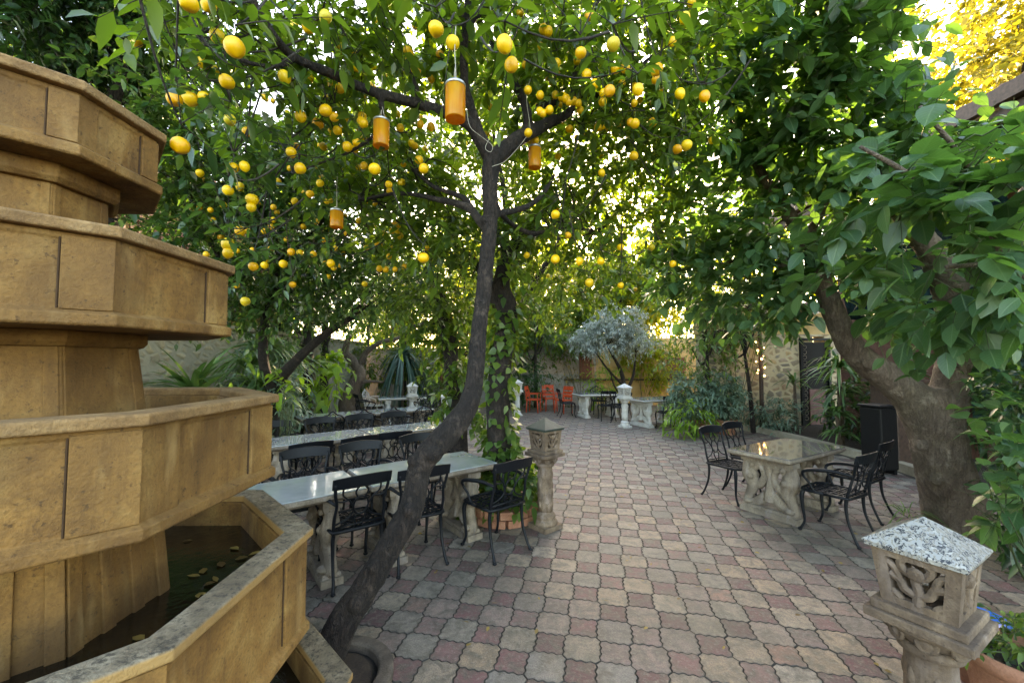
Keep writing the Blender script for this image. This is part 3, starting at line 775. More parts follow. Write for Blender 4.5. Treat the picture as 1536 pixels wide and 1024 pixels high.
# far left table
place_table(-3.2, 11.9, R(20), 'white stone table far back by the gnarled tree and white lantern', stone='white_stone', group='white stone tables at the back')
chair(-4.0, 11.2, face(.8, .6), 'dark chair left of the far white table under the gnarled tree', 'arm')
chair(-2.35, 11.0, face(-.3, .9), 'dark rounded chair right of the far white table', 'arch', group='filigree backed black chairs')
chair(-1.75, 9.6, face(-.5, .8), 'black chair behind the short white lantern beyond the third row', 'arch', group='filigree backed black chairs')
chair(-4.15, 12.3, face(.9, -.1), 'white metal chair under the gnarled tree', 'arch', 'white metal chairs', 'white_metal')
# right table
VA = R(30); vx, vy = math.cos(VA), math.sin(VA)
RT = (2.95 + vx * .66 - vy * .35, 4.37 + vy * .66 + vx * .35)
place_table(RT[0], RT[1], VA, 'carved stone table with bare reflective glass top near the thick grey tree', glass='glass_dark', W=.70, L=1.32)
chair(2.86, 5.38, face(.46, -.88), 'black chair at the open corner of the carved table, nearest the courtyard', 'side')
chair(3.36, 5.74, face(.5, -.87), 'black chair behind the carved table, partly hidden by its glass top', 'side')
chair(3.35, 4.30, face(-.5, .866), 'black armchair on the near side of the carved table', 'arm')
chair(4.05, 4.86, face(-.55, .83), 'black chair between the carved table and the thick grey tree trunk', 'side')
# far tables
place_table(2.75, 13.1, R(14), 'white stone table beside the orange red chairs at the back', stone='white_stone', group='white stone tables at the back', L=1.5)
place_table(4.0, 11.45, R(24), 'stone table right of the white lantern at the back, by the potted shrubs', stone='white_stone', group='white stone tables at the back', L=1.5, W=.85)
for x, y, fx_, fy_, l, st in ((1.75, 13.0, 1, .1, 'dark chair between the orange chairs and the far white table', 'side'), (2.85, 12.35, 0, 1, 'dark chair in front of the far white table', 'arm'), (3.35, 12.6, -.4, .9, 'dark chair at the right end of the far white table', 'arch'), (2.9, 13.75, 0, -1, 'dark chair behind the far white table below the back wall', 'arch'),
                              (3.15, 11.9, .8, -.2, 'dark chair just behind the white lantern at the back', 'side'), (4.05, 10.7, -.1, 1, 'dark chair in front of the far table by the potted shrubs', 'side'), (4.65, 11.0, -.6, .7, 'dark chair closest to the silver green potted shrubs', 'arm'), (4.95, 11.7, -1, 0, 'dark chair at the shrub end of the far table', 'arch')):
    chair(x, y, face(fx_, fy_), l, st)
# orange red chairs
def red_chair(label, x, y, rz):
    t = thing('painted_chair', label, 'chair', (x, y, .003), rz, 'orange red painted chairs')
    s = MB(); s.box((0, 0, .44), (.46, .44, .035)); part('seat', s, 'red_paint', t, bevel=.008)
    b = MB()
    for sx in (-1, 1): b.sweep([(sx * .2, -.2, .45), (sx * .2, -.22, .65), (sx * .2, -.27, .88)], .02, 6, 3)
    for z in (.56, .68, .80, .87): b.box((0, -.21 - (z - .5) * .13, z), (.42, .022, .075 if z < .85 else .05))
    part('backrest', b, 'red_paint', t)
    for sx in (-1, 1):
        for sy in (-1, 1):
            l = MB(); l.sweep([(sx * .19, sy * .18, .43), (sx * .21, sy * .21, 0)], [.024, .018], 6, 1); part('leg', l, 'red_paint', t)
        a = MB(); a.box((sx * .225, .0, .64), (.05, .44, .022)); a.sweep([(sx * .22, .2, .63), (sx * .21, .19, .44)], .016, 6, 1); part('armrest', a, 'red_paint', t)
red_chair('orange red chair with its back to the far white table', 1.75, 13.95, face(-.6, -.5))
red_chair('orange red chair in the middle by the grey back wall', 1.35, 14.6, face(.2, -1))
red_chair('orange red chair furthest along toward the white pillar lantern', .75, 14.2, face(.9, -.3))

# ------------------------------------------------------------------ lantern pillars
def lantern(label, x, y, rz, stone='lantern_stone', roof='terrazzo', group='stone lantern pillars', fret=.95):
    t = thing('stone_lantern', label, 'garden lantern', (x, y, 0), rz, group)
    b = MB(); b.box((0, 0, .025), (.27, .27, .05)); b.lathe([(.128, .05), (.132, .07), (.125, .09), (.105, .10), (.10, .115), (.112, .13), (.108, .15), (.085, .17), (.07, .19)], 24)
    part('base', b, stone, t, bevel=.005)
    s = MB(); s.lathe([(.080, .185), (.082, .3), (.081, .5), (.078, .62), (.077, .655), (.098, .665), (.10, .68), (.098, .695), (.084, .70)], 28)
    for k in range(6):
        th = k * math.pi / 3
        for q, z in enumerate((.26, .36, .46, .56)):
            a = th + (.5 if q % 2 else 0)
            s.ball((.072 * math.cos(a), .072 * math.sin(a), z), .03, 8, 6, sc=(.6, .6, 1.5))
    part('shaft', s, stone, t)
    c = MB(); c.lathe([(.086, .70), (.105, .715), (.138, .752), (.15, .767), (.10, .77)], 28)
    for k in range(8):
        th = k * math.pi / 4 + .2
        c.lathe([(.03, -.008), (.036, 0), (.03, .008), (.022, .002), (.012, .01), (.001, .012)], 12)
        n = 6 * 12; ca, sa = math.cos(th), math.sin(th)
        for i in range(len(c.v) - n, len(c.v)):
            px, py, pz = c.v[i]; q = .122 + pz * 1.2
            c.v[i] = (q * ca - px * sa, q * sa + px * ca, .735 + py)
    part('capital', c, stone, t)
    p = MB(); p.box((0, 0, .786), (.31, .31, .036)); p.box((0, 0, .821), (.275, .275, .034)); part('sill', p, stone, t, bevel=.006)
    h = MB(); z0, z1, w0, w1 = .838, 1.048, .108, .130
    def fw(z): return w0 + (w1 - w0) * (z - z0) / (z1 - z0)
    for sx in (-1, 1):
        for sy in (-1, 1):
            q = []
            for z in (z0, z1):
                a = fw(z)
                for dx, dy in ((0, 0), (.042, 0), (.042, .042), (0, .042)): q.append((sx * (a - dx), sy * (a - dy), z))
            h.add(q, [(0, 1, 2, 3), (7, 6, 5, 4), (0, 1, 5, 4), (1, 2, 6, 5), (2, 3, 7, 6), (3, 0, 4, 7)])
    for k in range(4):
        th = k * math.pi / 2; ca, sa = math.cos(th), math.sin(th)
        def fr(a, z, o=0.0):
            yy = -(fw(z) - .016 + o); return (a * ca - yy * sa, a * sa + yy * ca, z)
        for z, hh in ((z0 + .014, .028), (z1 - .014, .028)):
            aa = fw(z) - .04
            h.prism([(-aa, z - hh / 2), (aa, z - hh / 2), (aa, z + hh / 2), (-aa, z + hh / 2)], .03, lambda a, b_, c_: fr(a, b_, c_))
        def cv(pts, r): h.sweep([fr(a, b_) for a, b_ in pts], [q * fret for q in r], 6, 4, flat=(1, 1))
        m = (z0 + z1) / 2
        cv([(0, z0 + .02), (.004, m - .03), (-.004, m + .01), (0, m + .04)], [.016, .013, .012, .01])
        for s_ in (-1, 1):
            cv([(s_ * .0, m - .05), (s_ * .035, m - .035), (s_ * .05, m - .005), (s_ * .08, m + .01)], [.012, .013, .012, .012])
            cv([(s_ * .0, m + .02), (s_ * .03, m + .035), (s_ * .045, m + .065), (s_ * .03, z1 - .02)], [.01, .012, .011, .01])
            cv([(s_ * .09, m - .05), (s_ * .06, m - .07), (s_ * .05, z0 + .02)], [.011, .012, .012])
            cv([(s_ * .05, m), (s_ * .065, m + .04), (s_ * .095, m + .06)], [.01, .011, .01])
        h.lathe([(.026, -.01), (.028, 0), (.02, .012), (.001, .014)], 10)
        n = 40
        for i in range(len(h.v) - n, len(h.v)):
            px, py, pz = h.v[i]; h.v[i] = fr(px, m + .035 + py, pz + .01)
    part('lantern_head', h, stone, t, bevel=.003)
    r = MB(); e = .152
    r.box((0, 0, 1.055), (e * 2 - .012, e * 2 - .012, .013)); r.add([(-e, -e, 1.062), (e, -e, 1.062), (e, e, 1.062), (-e, e, 1.062), (-e, -e, 1.070), (e, -e, 1.070), (e, e, 1.070), (-e, e, 1.070), (0, 0, 1.178)],
          [(3, 2, 1, 0), (0, 1, 5, 4), (1, 2, 6, 5), (2, 3, 7, 6), (3, 0, 4, 7), (4, 5, 8), (5, 6, 8), (6, 7, 8), (7, 4, 8)])
    part('roof', r, roof, t, bevel=.003)
    return t
lantern('nearest carved stone lantern with black and white terrazzo roof', 1.645, 1.655, VA, fret=1.3)
g = G(818, 791); lantern('carved stone lantern with dark green marble roof beside the ivy clad tree', g[0], g[1], R(40), roof='green_marble')
for px, py, y, l in ((776, 620, 13.3, 'white lantern pillar standing before the orange red chairs'), (936, 639, 11.0, 'white lantern pillar between the two far stone tables'), (673, 0, 8.3, 'short white lantern between the third row tables and the leaning trunk'), (619, 0, 11.6, 'white lantern beside the far white table near the blue green dracaena')):
    lantern(l, (px - 768) / F * y, y, R(20), 'white_stone', 'white_stone')
# ------------------------------------------------------------------ walls and buildings
def wallbox(name, label, cat, pts, mats, group=None):
    """pts: list of (part name, centre, size, material index)"""
    t = thing(name, label, cat, (pts[0][1][0], pts[0][1][1], 0), 0, group)
    for nm, c, s, m in pts:
        b = MB(); b.box((c[0] - t.location.x, c[1] - t.location.y, c[2]), s); part(nm, b, mats[m], t, bevel=.012)
    return t
wl = wallbox('garden_wall', 'pale rubble stone garden wall behind the fountain and the palms', 'wall', [('wall_face', (-5.75, 8.6, 1.2), (.35, 14, 2.4), 0), ('coping', (-5.75, 8.6, 2.44), (.45, 14.1, .08), 1)], ['rubble_pale', 'kerb'])
wb = thing('rubble_wall', 'rubble stone wall with ochre plaster top around the black iron door', 'wall', (7.6, 11.2, 0))
b = MB(); b.box((-.95 - .0, 0, 1.25), (3.0, .4, 2.5)); b.box((2.15, 0, 1.25), (2.6, .4, 2.5)); b.box((.74, 0, 2.47), (.42 * 2, .39, .06)); part('stonework', b, 'rubble', wb)
b = MB(); b.box((.5, .02, 2.85), (6.0, .38, .70)); part('plaster_band', b, 'wall_ochre', wb)
b = MB()
for k in range(34):
    x = -2.6 + k * .185; b.sweep([(x, -.28, 3.22), (x, 0, 3.33), (x, .3, 3.24)], [.085, .085, .085], 8, 2)
part('tile_coping', b, 'roof_tile', wb)
d = thing('iron_door', 'black iron framed door with maroon lower panel in the rubble wall', 'door', (8.16, 10.98, 0), 0)
b = MB(); b.box((0, .02, 1.15), (.74, .04, 2.26)); part('door_leaf', b, 'black_box', d)
b = MB()
for x in (-.37, .37): b.box((x, -.02, 1.17), (.06, .08, 2.34))
b.box((0, -.02, 2.36), (.80, .08, .06)); b.box((0, -.02, .04), (.68, .08, .08)); part('door_frame', b, 'black_metal', d)
b = MB(); b.box((.03, -.015, .55), (.42, .03, .95)); part('lower_panel', b, 'maroon', d, bevel=.01)
b = MB()
for z in np.linspace(.25, 2.15, 15):
    b.lathe([(.05, -.006), (.057, 0), (.05, .006), (.044, 0)], 10, (0, 0, 0), close=True); n = 40
    for i in range(len(b.v) - n, len(b.v)):
        x, y, q = b.v[i]; b.v[i] = (-.28 + x, -.03 + q, z + y)
part('scrollwork', b, 'carved', d)
b = MB(); b.sweep([(.22, -.03, 1.0), (.22, -.09, 1.0), (.12, -.09, 1.0)], .012, 6, 1); part('handle', b, 'steel', d)
bw = thing('back_wall', 'ochre and grey plastered back wall with dark ledge and wooden shutters', 'wall', (3, 16.6, 0))
b = MB(); b.box((-1.8, 0, .62), (4.4, .3, 1.24)); part('grey_base', b, 'wall_grey', bw)
b = MB(); b.box((-1.8, .03, 2.05), (4.4, .3, 1.62)); part('pink_upper', b, 'wall_pink', bw)
b = MB(); b.box((3.4, 0, 1.35), (6.0, .3, 2.7)); part('ochre_face', b, 'wall_ochre', bw)
b = MB(); b.box((2.0, -.2, 1.02), (5.8, .12, .07)); part('ledge', b, 'wood_dark', bw)
for x, w_, h_, m in ((-.05, .5, 1.1, 'wood_red'), (.24, .12, 1.25, 'wood_tan'), (3.6, .75, .85, 'wood_red'), (3.15, .12, 1.1, 'wood_tan')):
    b = MB(); b.box((x, -.22 if x < .3 else -.2, 1.06 + h_ / 2), (w_, .1, h_))
    for k in range(5): b.box((x, -.275 if x < .3 else -.255, 1.12 + (h_ - .1) * k / 4), (w_ * .8, .02, .05))
    part('shutter', b, m, bw, bevel=.006)
for x in (-5.2,):
    lw = wallbox('garden_wall', 'grey back wall behind the gnarled tree and blue green dracaena', 'wall', [('wall_face', (-3.4, 16.3, 1.1), (5.6, .3, 2.2), 0), ('coping', (-3.4, 16.3, 2.24), (5.7, .4, .08), 1)], ['wall_grey', 'kerb'])
b = MB(); b.sweep([(0, 0, 0), (.02, 0, 1.2), (0, 0, 2.6)], [.06, .055, .05], 8, 3)
tag(part('painted_post', b, 'wood_red'), 'red brown wooden post left of the ivy clad trunk, far back', 'post').location = (-2.35, 13.5, 0)
# right hand building
hb = thing('brick_house', 'shaded red brown building with tiled eave behind the thick grey tree', 'building', (8.2, 5.4, 0))
b = MB(); b.box((.2, .2, 2.3), (.5, 9, 4.6)); part('wall_face', b, 'brick', hb)
b = MB()
def rf(x, y, z): return (x, y, z)
b.add([(-2.15, -5, 4.92), (-2.15, 4.6, 5.02), (3, 4.6, 6.9), (3, -5, 6.8), (-2.15, -5, 5.02), (-2.15, 4.6, 5.12), (3, 4.6, 7.0), (3, -5, 6.9)], [(3, 2, 1, 0), (4, 5, 6, 7), (0, 1, 5, 4), (1, 2, 6, 5), (2, 3, 7, 6), (3, 0, 4, 7)])
part('roof_deck', b, 'wood_dark', hb)
b = MB()
for k in range(40):
    y = -4.9 + k * .24; b.sweep([(-1.9, y, 5.2 + .002 * k), (3, y, 7.05)], [.1, .1], 8, 1)
part('roof_tiles', b, 'roof_tile', hb)
b = MB(); b.box((-2.2, -.2, 5.04), (.09, 9.7, .2)); b.box((-2.08, -.2, 4.84), (.12, 9.5, .14)); b.box((-1.0, -.2, 5.2), (.12, 9.4, .16))
for k in range(10): b.sweep([(-2.1, -4.6 + k, 4.98), (.1, -4.6 + k, 5.78)], [.06, .06], 6, 1)
part('eave_beam', b, 'wood_dark', hb)
for y, z in ((-1.6, 1.5), (1.2, 1.5)):
    b = MB(); b.box((-.08, y, z), (.06, 1.2, 1.7)); part('shutter', b, 'teal', hb, bevel=.01)
    b = MB()
    for k in range(18): b.box((-.125, y, z - .78 + k * .092), (.03, 1.1, .05))
    part('louvre', b, 'teal', hb)
# shade net stretched between the roof and the rubble wall
b = MB(); vsn, fsn = [], []
for i in range(13):
    for j in range(9):
        u, v_ = i / 12, j / 8
        vsn.append((7.45 + .12 * math.sin(u * 9 + v_ * 4), 6.0 + u * 3.0, 2.7 + v_ * 1.9 - .15 * math.sin(math.pi * u)))
for i in range(12):
    for j in range(8): fsn.append((i * 9 + j, i * 9 + j + 1, i * 9 + j + 10, i * 9 + j + 9))
b.add(vsn, fsn, smooth=True); o = part('shade_net', b, 'net'); tag(o, 'dark teal shade netting hung behind the thick grey tree', 'netting'); o.modifiers.new('thick', 'SOLIDIFY').thickness = .01
# left neighbour house
nh = thing('neighbour_house', 'house with wooden balcony rail showing between the upper fountain basins', 'building', (-9.4, 9.0, 0))
b = MB(); b.box((0, 0, 2.6), (4.5, 8, 5.2)); part('wall_face', b, 'wall_ochre', nh)
b = MB(); b.box((2.55, 0, 3.35), (.8, 8, .14)); part('balcony_slab', b, 'wood_dark', nh)
b = MB()
for k in range(54): b.box((2.9, -3.95 + k * .15, 3.9), (.03, .06, .95))
b.box((2.9, 0, 4.4), (.07, 8, .07)); part('balustrade', b, 'wood_red', nh)
b = MB(); b.box((1.6, 0, 5.5), (3.2, 8.6, .16), taper=.95); part('roof', b, 'roof_tile', nh)

# raised bed on the right
kp = [(5.1, 11.0), (6.15, 10.4), (6.42, 8.6), (6.45, 7.0), (6.3, 5.9), (6.35, 4.6), (6.2, 3.2), (5.4, 2.4)]
b = MB(); P2, _ = catmull([(x, y, 0) for x, y in kp], [1] * len(kp), 6)
dt = unit(np.gradient(P2, axis=0)); nn = np.stack([dt[:, 1], -dt[:, 0], dt[:, 2] * 0], 1)
vs = []
for p_, n_ in zip(P2, nn):
    for o_, z in ((-.12, -.01), (.12, -.01), (.12, .11), (-.12, .13)): vs.append((p_[0] - n_[0] * o_, p_[1] - n_[1] * o_, z))
n = len(P2); b.add(vs, [(4 * i + k, 4 * i + (k + 1) % 4, 4 * i + 4 + (k + 1) % 4, 4 * i + 4 + k) for i in range(n - 1) for k in range(4)])
tag(part('bed_kerb', b, 'kerb'), 'pale stone kerb of the raised planting bed by the rubble wall', 'kerb')
b = MB(); vs = [(p_[0], p_[1], .06) for p_ in P2] + [(12, 2, .06), (12, 14, .06), (5, 14, .06)]
b.add(vs, [tuple(range(len(vs)))]); tag(part('bed_soil', b, 'soil'), kind='structure')
b = MB(); b.add([(-5.6, 1, .03), (-4.6, 1.6, .03), (-4.5, 6, .03), (-4.3, 9, .03), (-4.7, 16, .03), (-5.6, 16, .03)], [(0, 1, 2, 3, 4, 5)]); tag(part('border_soil', b, 'soil'), kind='structure')

# ------------------------------------------------------------------ trees
def resample(paths):
    out = []
    for pts, rad in paths:
        p, r = catmull(pts, rad, 6); out.append(np.hstack([p, r[:, None]]))
    return np.vstack(out)
def limbs_px(lst):
    """[(px,py,d,width px)...] -> world points and radii"""
    return [P(a, b_, d) for a, b_, d, w_ in lst], [w_ * d / F / 2 for a, b_, d, w_ in lst]
def tree(name, label, base, paths, blobs, leaf, bark='dark_bark', K=9, L=.085, W=.04, tl=.4, nb=40, rows=2, tw=True, group=None, keep=None, droop=.35, prof='oval', sag=.2, up=.15, tr=.0035, extra=None, nseg=9, cat='tree', rough=.08, fold=.22, flatness=.55, br=.013, voxel=0, knots=()):
    t = thing(name, label, cat, base, 0, group)
    mb = MB()
    for pts, rad in paths: mb.sweep(pts, rad, nseg, 5, rough=rough)
    for c_, r_ in knots: mb.ball(c_, r_)
    tk = part('trunk', mb, bark, t, world=True)
    if voxel:
        rm = tk.modifiers.new('join', 'REMESH'); rm.mode = 'VOXEL'; rm.voxel_size = voxel; rm.use_smooth_shade = True
        s_ = tk.modifiers.new('smooth', 'SMOOTH'); s_.iterations = 5; s_.factor = .5
        for sc_, st_ in ((.11, voxel * 1.3), (.035, voxel * .7)):
            tx = bpy.data.textures.new('bark_relief', 'CLOUDS'); tx.noise_scale = sc_; tx.noise_depth = 3
            dm = tk.modifiers.new('relief', 'DISPLACE'); dm.texture = tx; dm.strength = st_; dm.mid_level = .5; dm.texture_coords = 'GLOBAL'
    bl = Blades(); p, d = in_blobs(blobs)
    if keep is not None: ok = keep(p); p, d = p[ok], d[ok]
    grow(bl, p, d, np.full(len(p), tl), K, L, W, droop, rows, sag, up, prof, tw, tr, fold, keep, flatness)
    if nb and paths:
        nodes = resample(paths); ends, _ = in_blobs([(c, np.asarray(r) * .9, max(1, int(nb * n_ / sum(q[2] for q in blobs)))) for c, r, n_ in blobs])
        if keep is not None: ends = ends[keep(ends)]
        tops = nodes[nodes[:, 3] < np.percentile(nodes[:, 3], 85)]
        D = np.linalg.norm(ends[:, None] - tops[None, :, :3], axis=2); st = tops[D.argmin(1)]
        s0 = st[:, :3]; mid = (s0 + ends) / 2 + rng.normal(size=ends.shape) * .12 * np.linalg.norm(ends - s0, axis=1, keepdims=True) + np.array((0, 0, .1)) * np.linalg.norm(ends - s0, axis=1, keepdims=True)
        ts = np.linspace(0, 1, 9)[None, :, None]
        pts = s0[:, None] * (1 - ts) ** 2 + 2 * mid[:, None] * ts * (1 - ts) + ends[:, None] * ts ** 2
        pts[:, 1:-1] += rng.normal(size=pts[:, 1:-1].shape) * .018
        bl.twigs(pts, np.minimum(st[:, 3] * .75, br * (.6 + .8 * rng.random(len(ends)))), np.full(len(ends), tr))
    if extra: extra(bl)
    part('crown', bl.mesh('crown', base), [leaf, 'twig_bark' if bark != 'grey_bark' else 'green_twig'], t)
    return t

# lemons: px, py, diameter px
LEM = """654 44 30;679 65 24;660 82 17;757 67 32;767 98 30;647 119 16;661 125 12;488 26 26;536 60 15;512 73 18;527 79 17;535 101 19;510 133 19;544 144 15;488 166 20;501 176 19;515 177 17;506 196 18;540 194 16;555 172 11;546 249 16;562 254 19;583 277 16;585 287 14;602 274 14;617 215 15;637 224 12;643 243 11;735 161 14;749 162 12;871 80 25;920 67 27;884 24 21;854 66 14;835 95 17;837 113 14;880 112 18;833 143 15;869 147 13;798 151 12;914 137 22;957 135 22;985 105 20;985 120 18;946 184 16;899 184 13;931 187 12;979 184 15;994 198 12;951 234 15;901 234 11;833 322 17;852 353 14;635 387 18;641 372 11;600 354 11;901 392 16;869 392 16;833 389 15;884 424 14;931 428 13;931 371 12;977 371 11;790 383 12;665 2 18;283 5 32;313 7 28;352 72 31;327 56 23;305 95 24;322 105 18;340 123 25;427 116 22;462 42 22;435 35 12;464 118 17;439 144 21;451 175 19;477 186 18;1027 28 21;1008 63 18;1046 74 14;1020 141 20;1057 145 20;1016 224 17;1030 218 18;1068 211 14;1037 5 18;905 140 18;960 150 14;700 20 14;590 40 16;610 95 14;720 90 13;815 40 15;780 20 16;560 100 14;1009 396 12"""
LEM2 = """205 61 22;262 149 25;286 149 24;307 147 24;345 180 24;371 198 19;270 219 29;350 252 21;367 250 21;341 260 10;437 229 19;450 253 19;485 220 14;417 273 14;475 256 12;342 286 20;360 280 13;378 300 19;377 311 19;480 275 16;465 291 16;442 302 12;495 301 12;360 347 18;370 346 12;342 367 20;342 380 20;404 374 12;380 400 19;397 398 13;437 378 14;450 379 13;425 396 13;470 381 13;496 395 14;497 375 9;439 427 14;368 452 14;355 428 11;465 367 8;547 426 10;497 396 13;510 387 9;320 330 11;410 330 11;455 340 10;520 350 10;300 260 12;560 340 9"""
lemon_meshes = []
def lemon_mesh(k):
    m = MB(); prof = [(.001, -1.12), (.12, -1.08), (.28, -.98), (.62, -.74), (.86, -.4), (.97, -.05), (.95, .3), (.8, .66), (.5, .9), (.2, 1.0), (.001, 1.0)]
    if k == 1: prof = [(r, z * .92) for r, z in prof]
    if k == 2: prof = [(r * .94, z * 1.07) for r, z in prof]
    m.lathe([(r * .0355, z * .034) for r, z in prof], 16)
    m.sweep([(0, 0, .036), (.003, .002, .06), (0, .004, .095)], [.003, .0024, .002], 5, 2, mi=1)
    me = m.mesh('lemon'); me.materials.append(M['lemon']); me.materials.append(M['green_twig']); return me
for k in range(3): lemon_meshes.append(lemon_mesh(k))
def lemon_spots(txt, dia=.078, dmax=5.2):
    out = []
    for q in txt.split(';'):
        a, b_, w_ = [float(x) for x in q.split()]
        out.append((P(a, b_, min(dmax, F * dia / w_)), w_))
    return out
def hang_lemons(t, spots):
    for p, w_ in spots:
        o = bpy.data.objects.new('lemon', random.choice(lemon_meshes)); col.objects.link(o); o.parent = t
        o.location = Vector(p) - t.location; o.rotation_euler = (random.gauss(0, .3), random.gauss(0, .3), random.random() * 6.28)
        k = random.uniform(.8, 1.1); o.scale = (k, k, k)
def lemon_twigs(spots, L, W, K=7):
    def f(bl):
        for p, w_ in spots:
            top = p + np.array((0, 0, .092)); n = 3
            d = rng.normal(size=(n, 3)) * .5 + np.array((0, 0, .5)); d[:, 1] += .25
            s = np.repeat(top[None], n, 0)
            grow(bl, s, d, np.full(n, .3), K, L, W, .1, 2, .3, .2)
            q = unit(rng.normal(size=(1, 3)) * .5 + np.array((0, .2, .8))); ts = np.linspace(0, 1, 6)[None, :, None]
            pts = top[None, None] + q[:, None] * ts * .5 + np.array((0, 0, -.06)) * np.sin(ts * 3.1)
            pts[:, 0] = top; bl.twigs(pts, np.full(1, .0035), np.full(1, .007))
    return f

# --- main lemon tree
b0 = P(497, 1006, 2.35); b0[2] = 0
trunk = limbs_px([(478, 1022, 2.34, 62), (490, 990, 2.35, 51), (516, 931, 2.38, 45), (558, 866, 2.42, 40), (591, 808, 2.45, 38), (615, 767, 2.47, 37), (624, 735, 2.5, 35), (629, 705, 2.53, 36), (645, 677, 2.56, 39), (678, 643, 2.62, 38), (703, 605, 2.68, 32), (713, 560, 2.73, 27), (718, 500, 2.78, 25), (725, 440, 2.82, 24), (730, 390, 2.85, 24), (736, 330, 2.88, 23), (735, 275, 2.92, 25), (740, 232, 2.95, 31)])
limbs = [limbs_px(q) for q in (
    [(738, 240, 2.95, 26), (703, 186, 2.85, 20), (640, 160, 2.7, 17), (560, 138, 2.5, 15), (500, 112, 2.35, 15), (440, 85, 2.2, 14), (405, 45, 2.05, 13), (362, -30, 1.95, 11)],
    [(445, 88, 2.2, 10), (410, 100, 2.15, 8), (360, 90, 2.1, 7), (300, 60, 2.1, 6)],
    [(722, 205, 2.9, 15), (698, 130, 2.8, 14), (697, 60, 2.7, 13), (706, -30, 2.55, 11)],
    [(698, 45, 2.7, 9), (725, 15, 2.7, 8), (760, -30, 2.6, 7)], [(695, 30, 2.7, 8), (670, -10, 2.6, 7), (640, -60, 2.5, 6)],
    [(742, 238, 2.95, 28), (775, 210, 3.05, 24), (820, 186, 3.2, 18), (856, 165, 3.3, 13), (863, 110, 3.3, 10), (884, 50, 3.3, 8), (900, -10, 3.2, 6)],
    [(790, 202, 3.1, 15), (790, 165, 3.1, 14), (768, 118, 3.1, 13), (735, 60, 3.2, 9), (715, 20, 3.3, 6)],
    [(805, 160, 3.15, 9), (840, 152, 3.3, 9), (880, 142, 3.5, 8), (920, 140, 3.6, 7), (960, 100, 3.6, 6), (1010, 60, 3.6, 5)],
    [(730, 345, 2.87, 15), (702, 312, 2.95, 12), (660, 300, 3.1, 9), (600, 290, 3.3, 7), (540, 300, 3.5, 5)],
    [(715, 328, 2.9, 12), (695, 297, 3.05, 10), (650, 280, 3.2, 6), (620, 255, 3.3, 5)],
    [(742, 322, 2.9, 12), (790, 310, 3.1, 9), (815, 290, 3.3, 7), (832, 262, 3.5, 5)],
    [(570, 142, 2.52, 9), (572, 190, 2.6, 7), (530, 225, 2.7, 6), (480, 245, 2.8, 5), (440, 260, 3, 4)],
    [(630, 158, 2.68, 10), (620, 120, 2.75, 8), (600, 85, 2.8, 6), (560, 40, 2.9, 5)],
    [(740, 300, 2.95, 10), (760, 330, 3.3, 8), (800, 350, 3.7, 7), (850, 340, 4.1, 6), (900, 350, 4.5, 5)])]
L1 = lemon_spots(LEM)
HOLES = [(480, 75, 16, 0), (560, 205, 12, 0), (640, 190, 12, 0), (620, 60, 14, 0), (300, 115, 24, 0), (248, 95, 18, 0), (395, 155, 22, 0), (370, 225, 12, 0), (865, 205, 10, 0), (1290, 60, 16, 0), (1450, 45, 70, 0), (1520, 60, 60, 0), (1490, 130, 40, 0), (595, 165, 8, 0)]
main = tree('lemon_tree', 'leaning dark trunked lemon tree arching over the paving, hung with ripe lemons', b0, [trunk] + limbs, [
    pb(330, 20, 2.3, 130, 60, .5, 70), pb(470, 20, 2.4, 110, 60, .6, 70), pb(600, 10, 2.6, 110, 60, .6, 85), pb(740, -10, 2.7, 120, 60, .6, 90), pb(880, 30, 3.1, 110, 70, .7, 120), pb(1000, 90, 3.3, 90, 90, .7, 120),
    pb(420, 170, 3.2, 120, 70, .7, 70), pb(560, 200, 3.6, 110, 70, .8, 110), pb(640, 260, 4.0, 110, 70, .8, 110), pb(800, 130, 3.7, 90, 70, .7, 110), pb(880, 220, 3.9, 110, 70, .8, 120), pb(960, 190, 3.9, 80, 90, .7, 90),
    pb(820, 310, 4.4, 100, 60, .8, 110), pb(700, 330, 4.2, 90, 70, .6, 90), pb(600, 330, 4.1, 100, 60, .8, 100), pb(940, 330, 4.6, 90, 70, .7, 110), pb(880, 410, 4.9, 80, 35, .5, 60)],
    'lemon_leaf', K=10, L=.098, W=.053, tl=.38, nb=120, droop=.15, sag=.12, keep=clear_cam(1.5, HOLES + [(735, 280, 26, 3.2)]), extra=lemon_twigs(L1, .09, .042), br=.011, voxel=.009, knots=[(P(612, 765, 2.4), .035), (P(535, 905, 2.33), .045), (P(726, 330, 2.84), .03), (P(650, 680, 2.5), .05), (P(620, 690, 2.5), .04), (P(712, 600, 2.65), .04), (P(722, 530, 2.73), .025), (P(560, 850, 2.36), .035), (P(735, 245, 2.9), .04), (P(726, 450, 2.8), .028)])
hang_lemons(main, L1)
rg = thing('tree_ring', 'low stone ring round the foot of the leaning lemon tree', 'tree ring', (b0[0], b0[1], 0))
b = MB(); b.lathe([(.25, .0), (.25, .045), (.262, .055), (.32, .055), (.335, .045), (.335, .0)], 30); part('kerb_ring', b, 'worn_dark', rg, bevel=.004)
b = MB(); b.lathe([(.249, .002), (.2, .03), (.001, .045)], 24); part('soil', b, 'soil', rg)
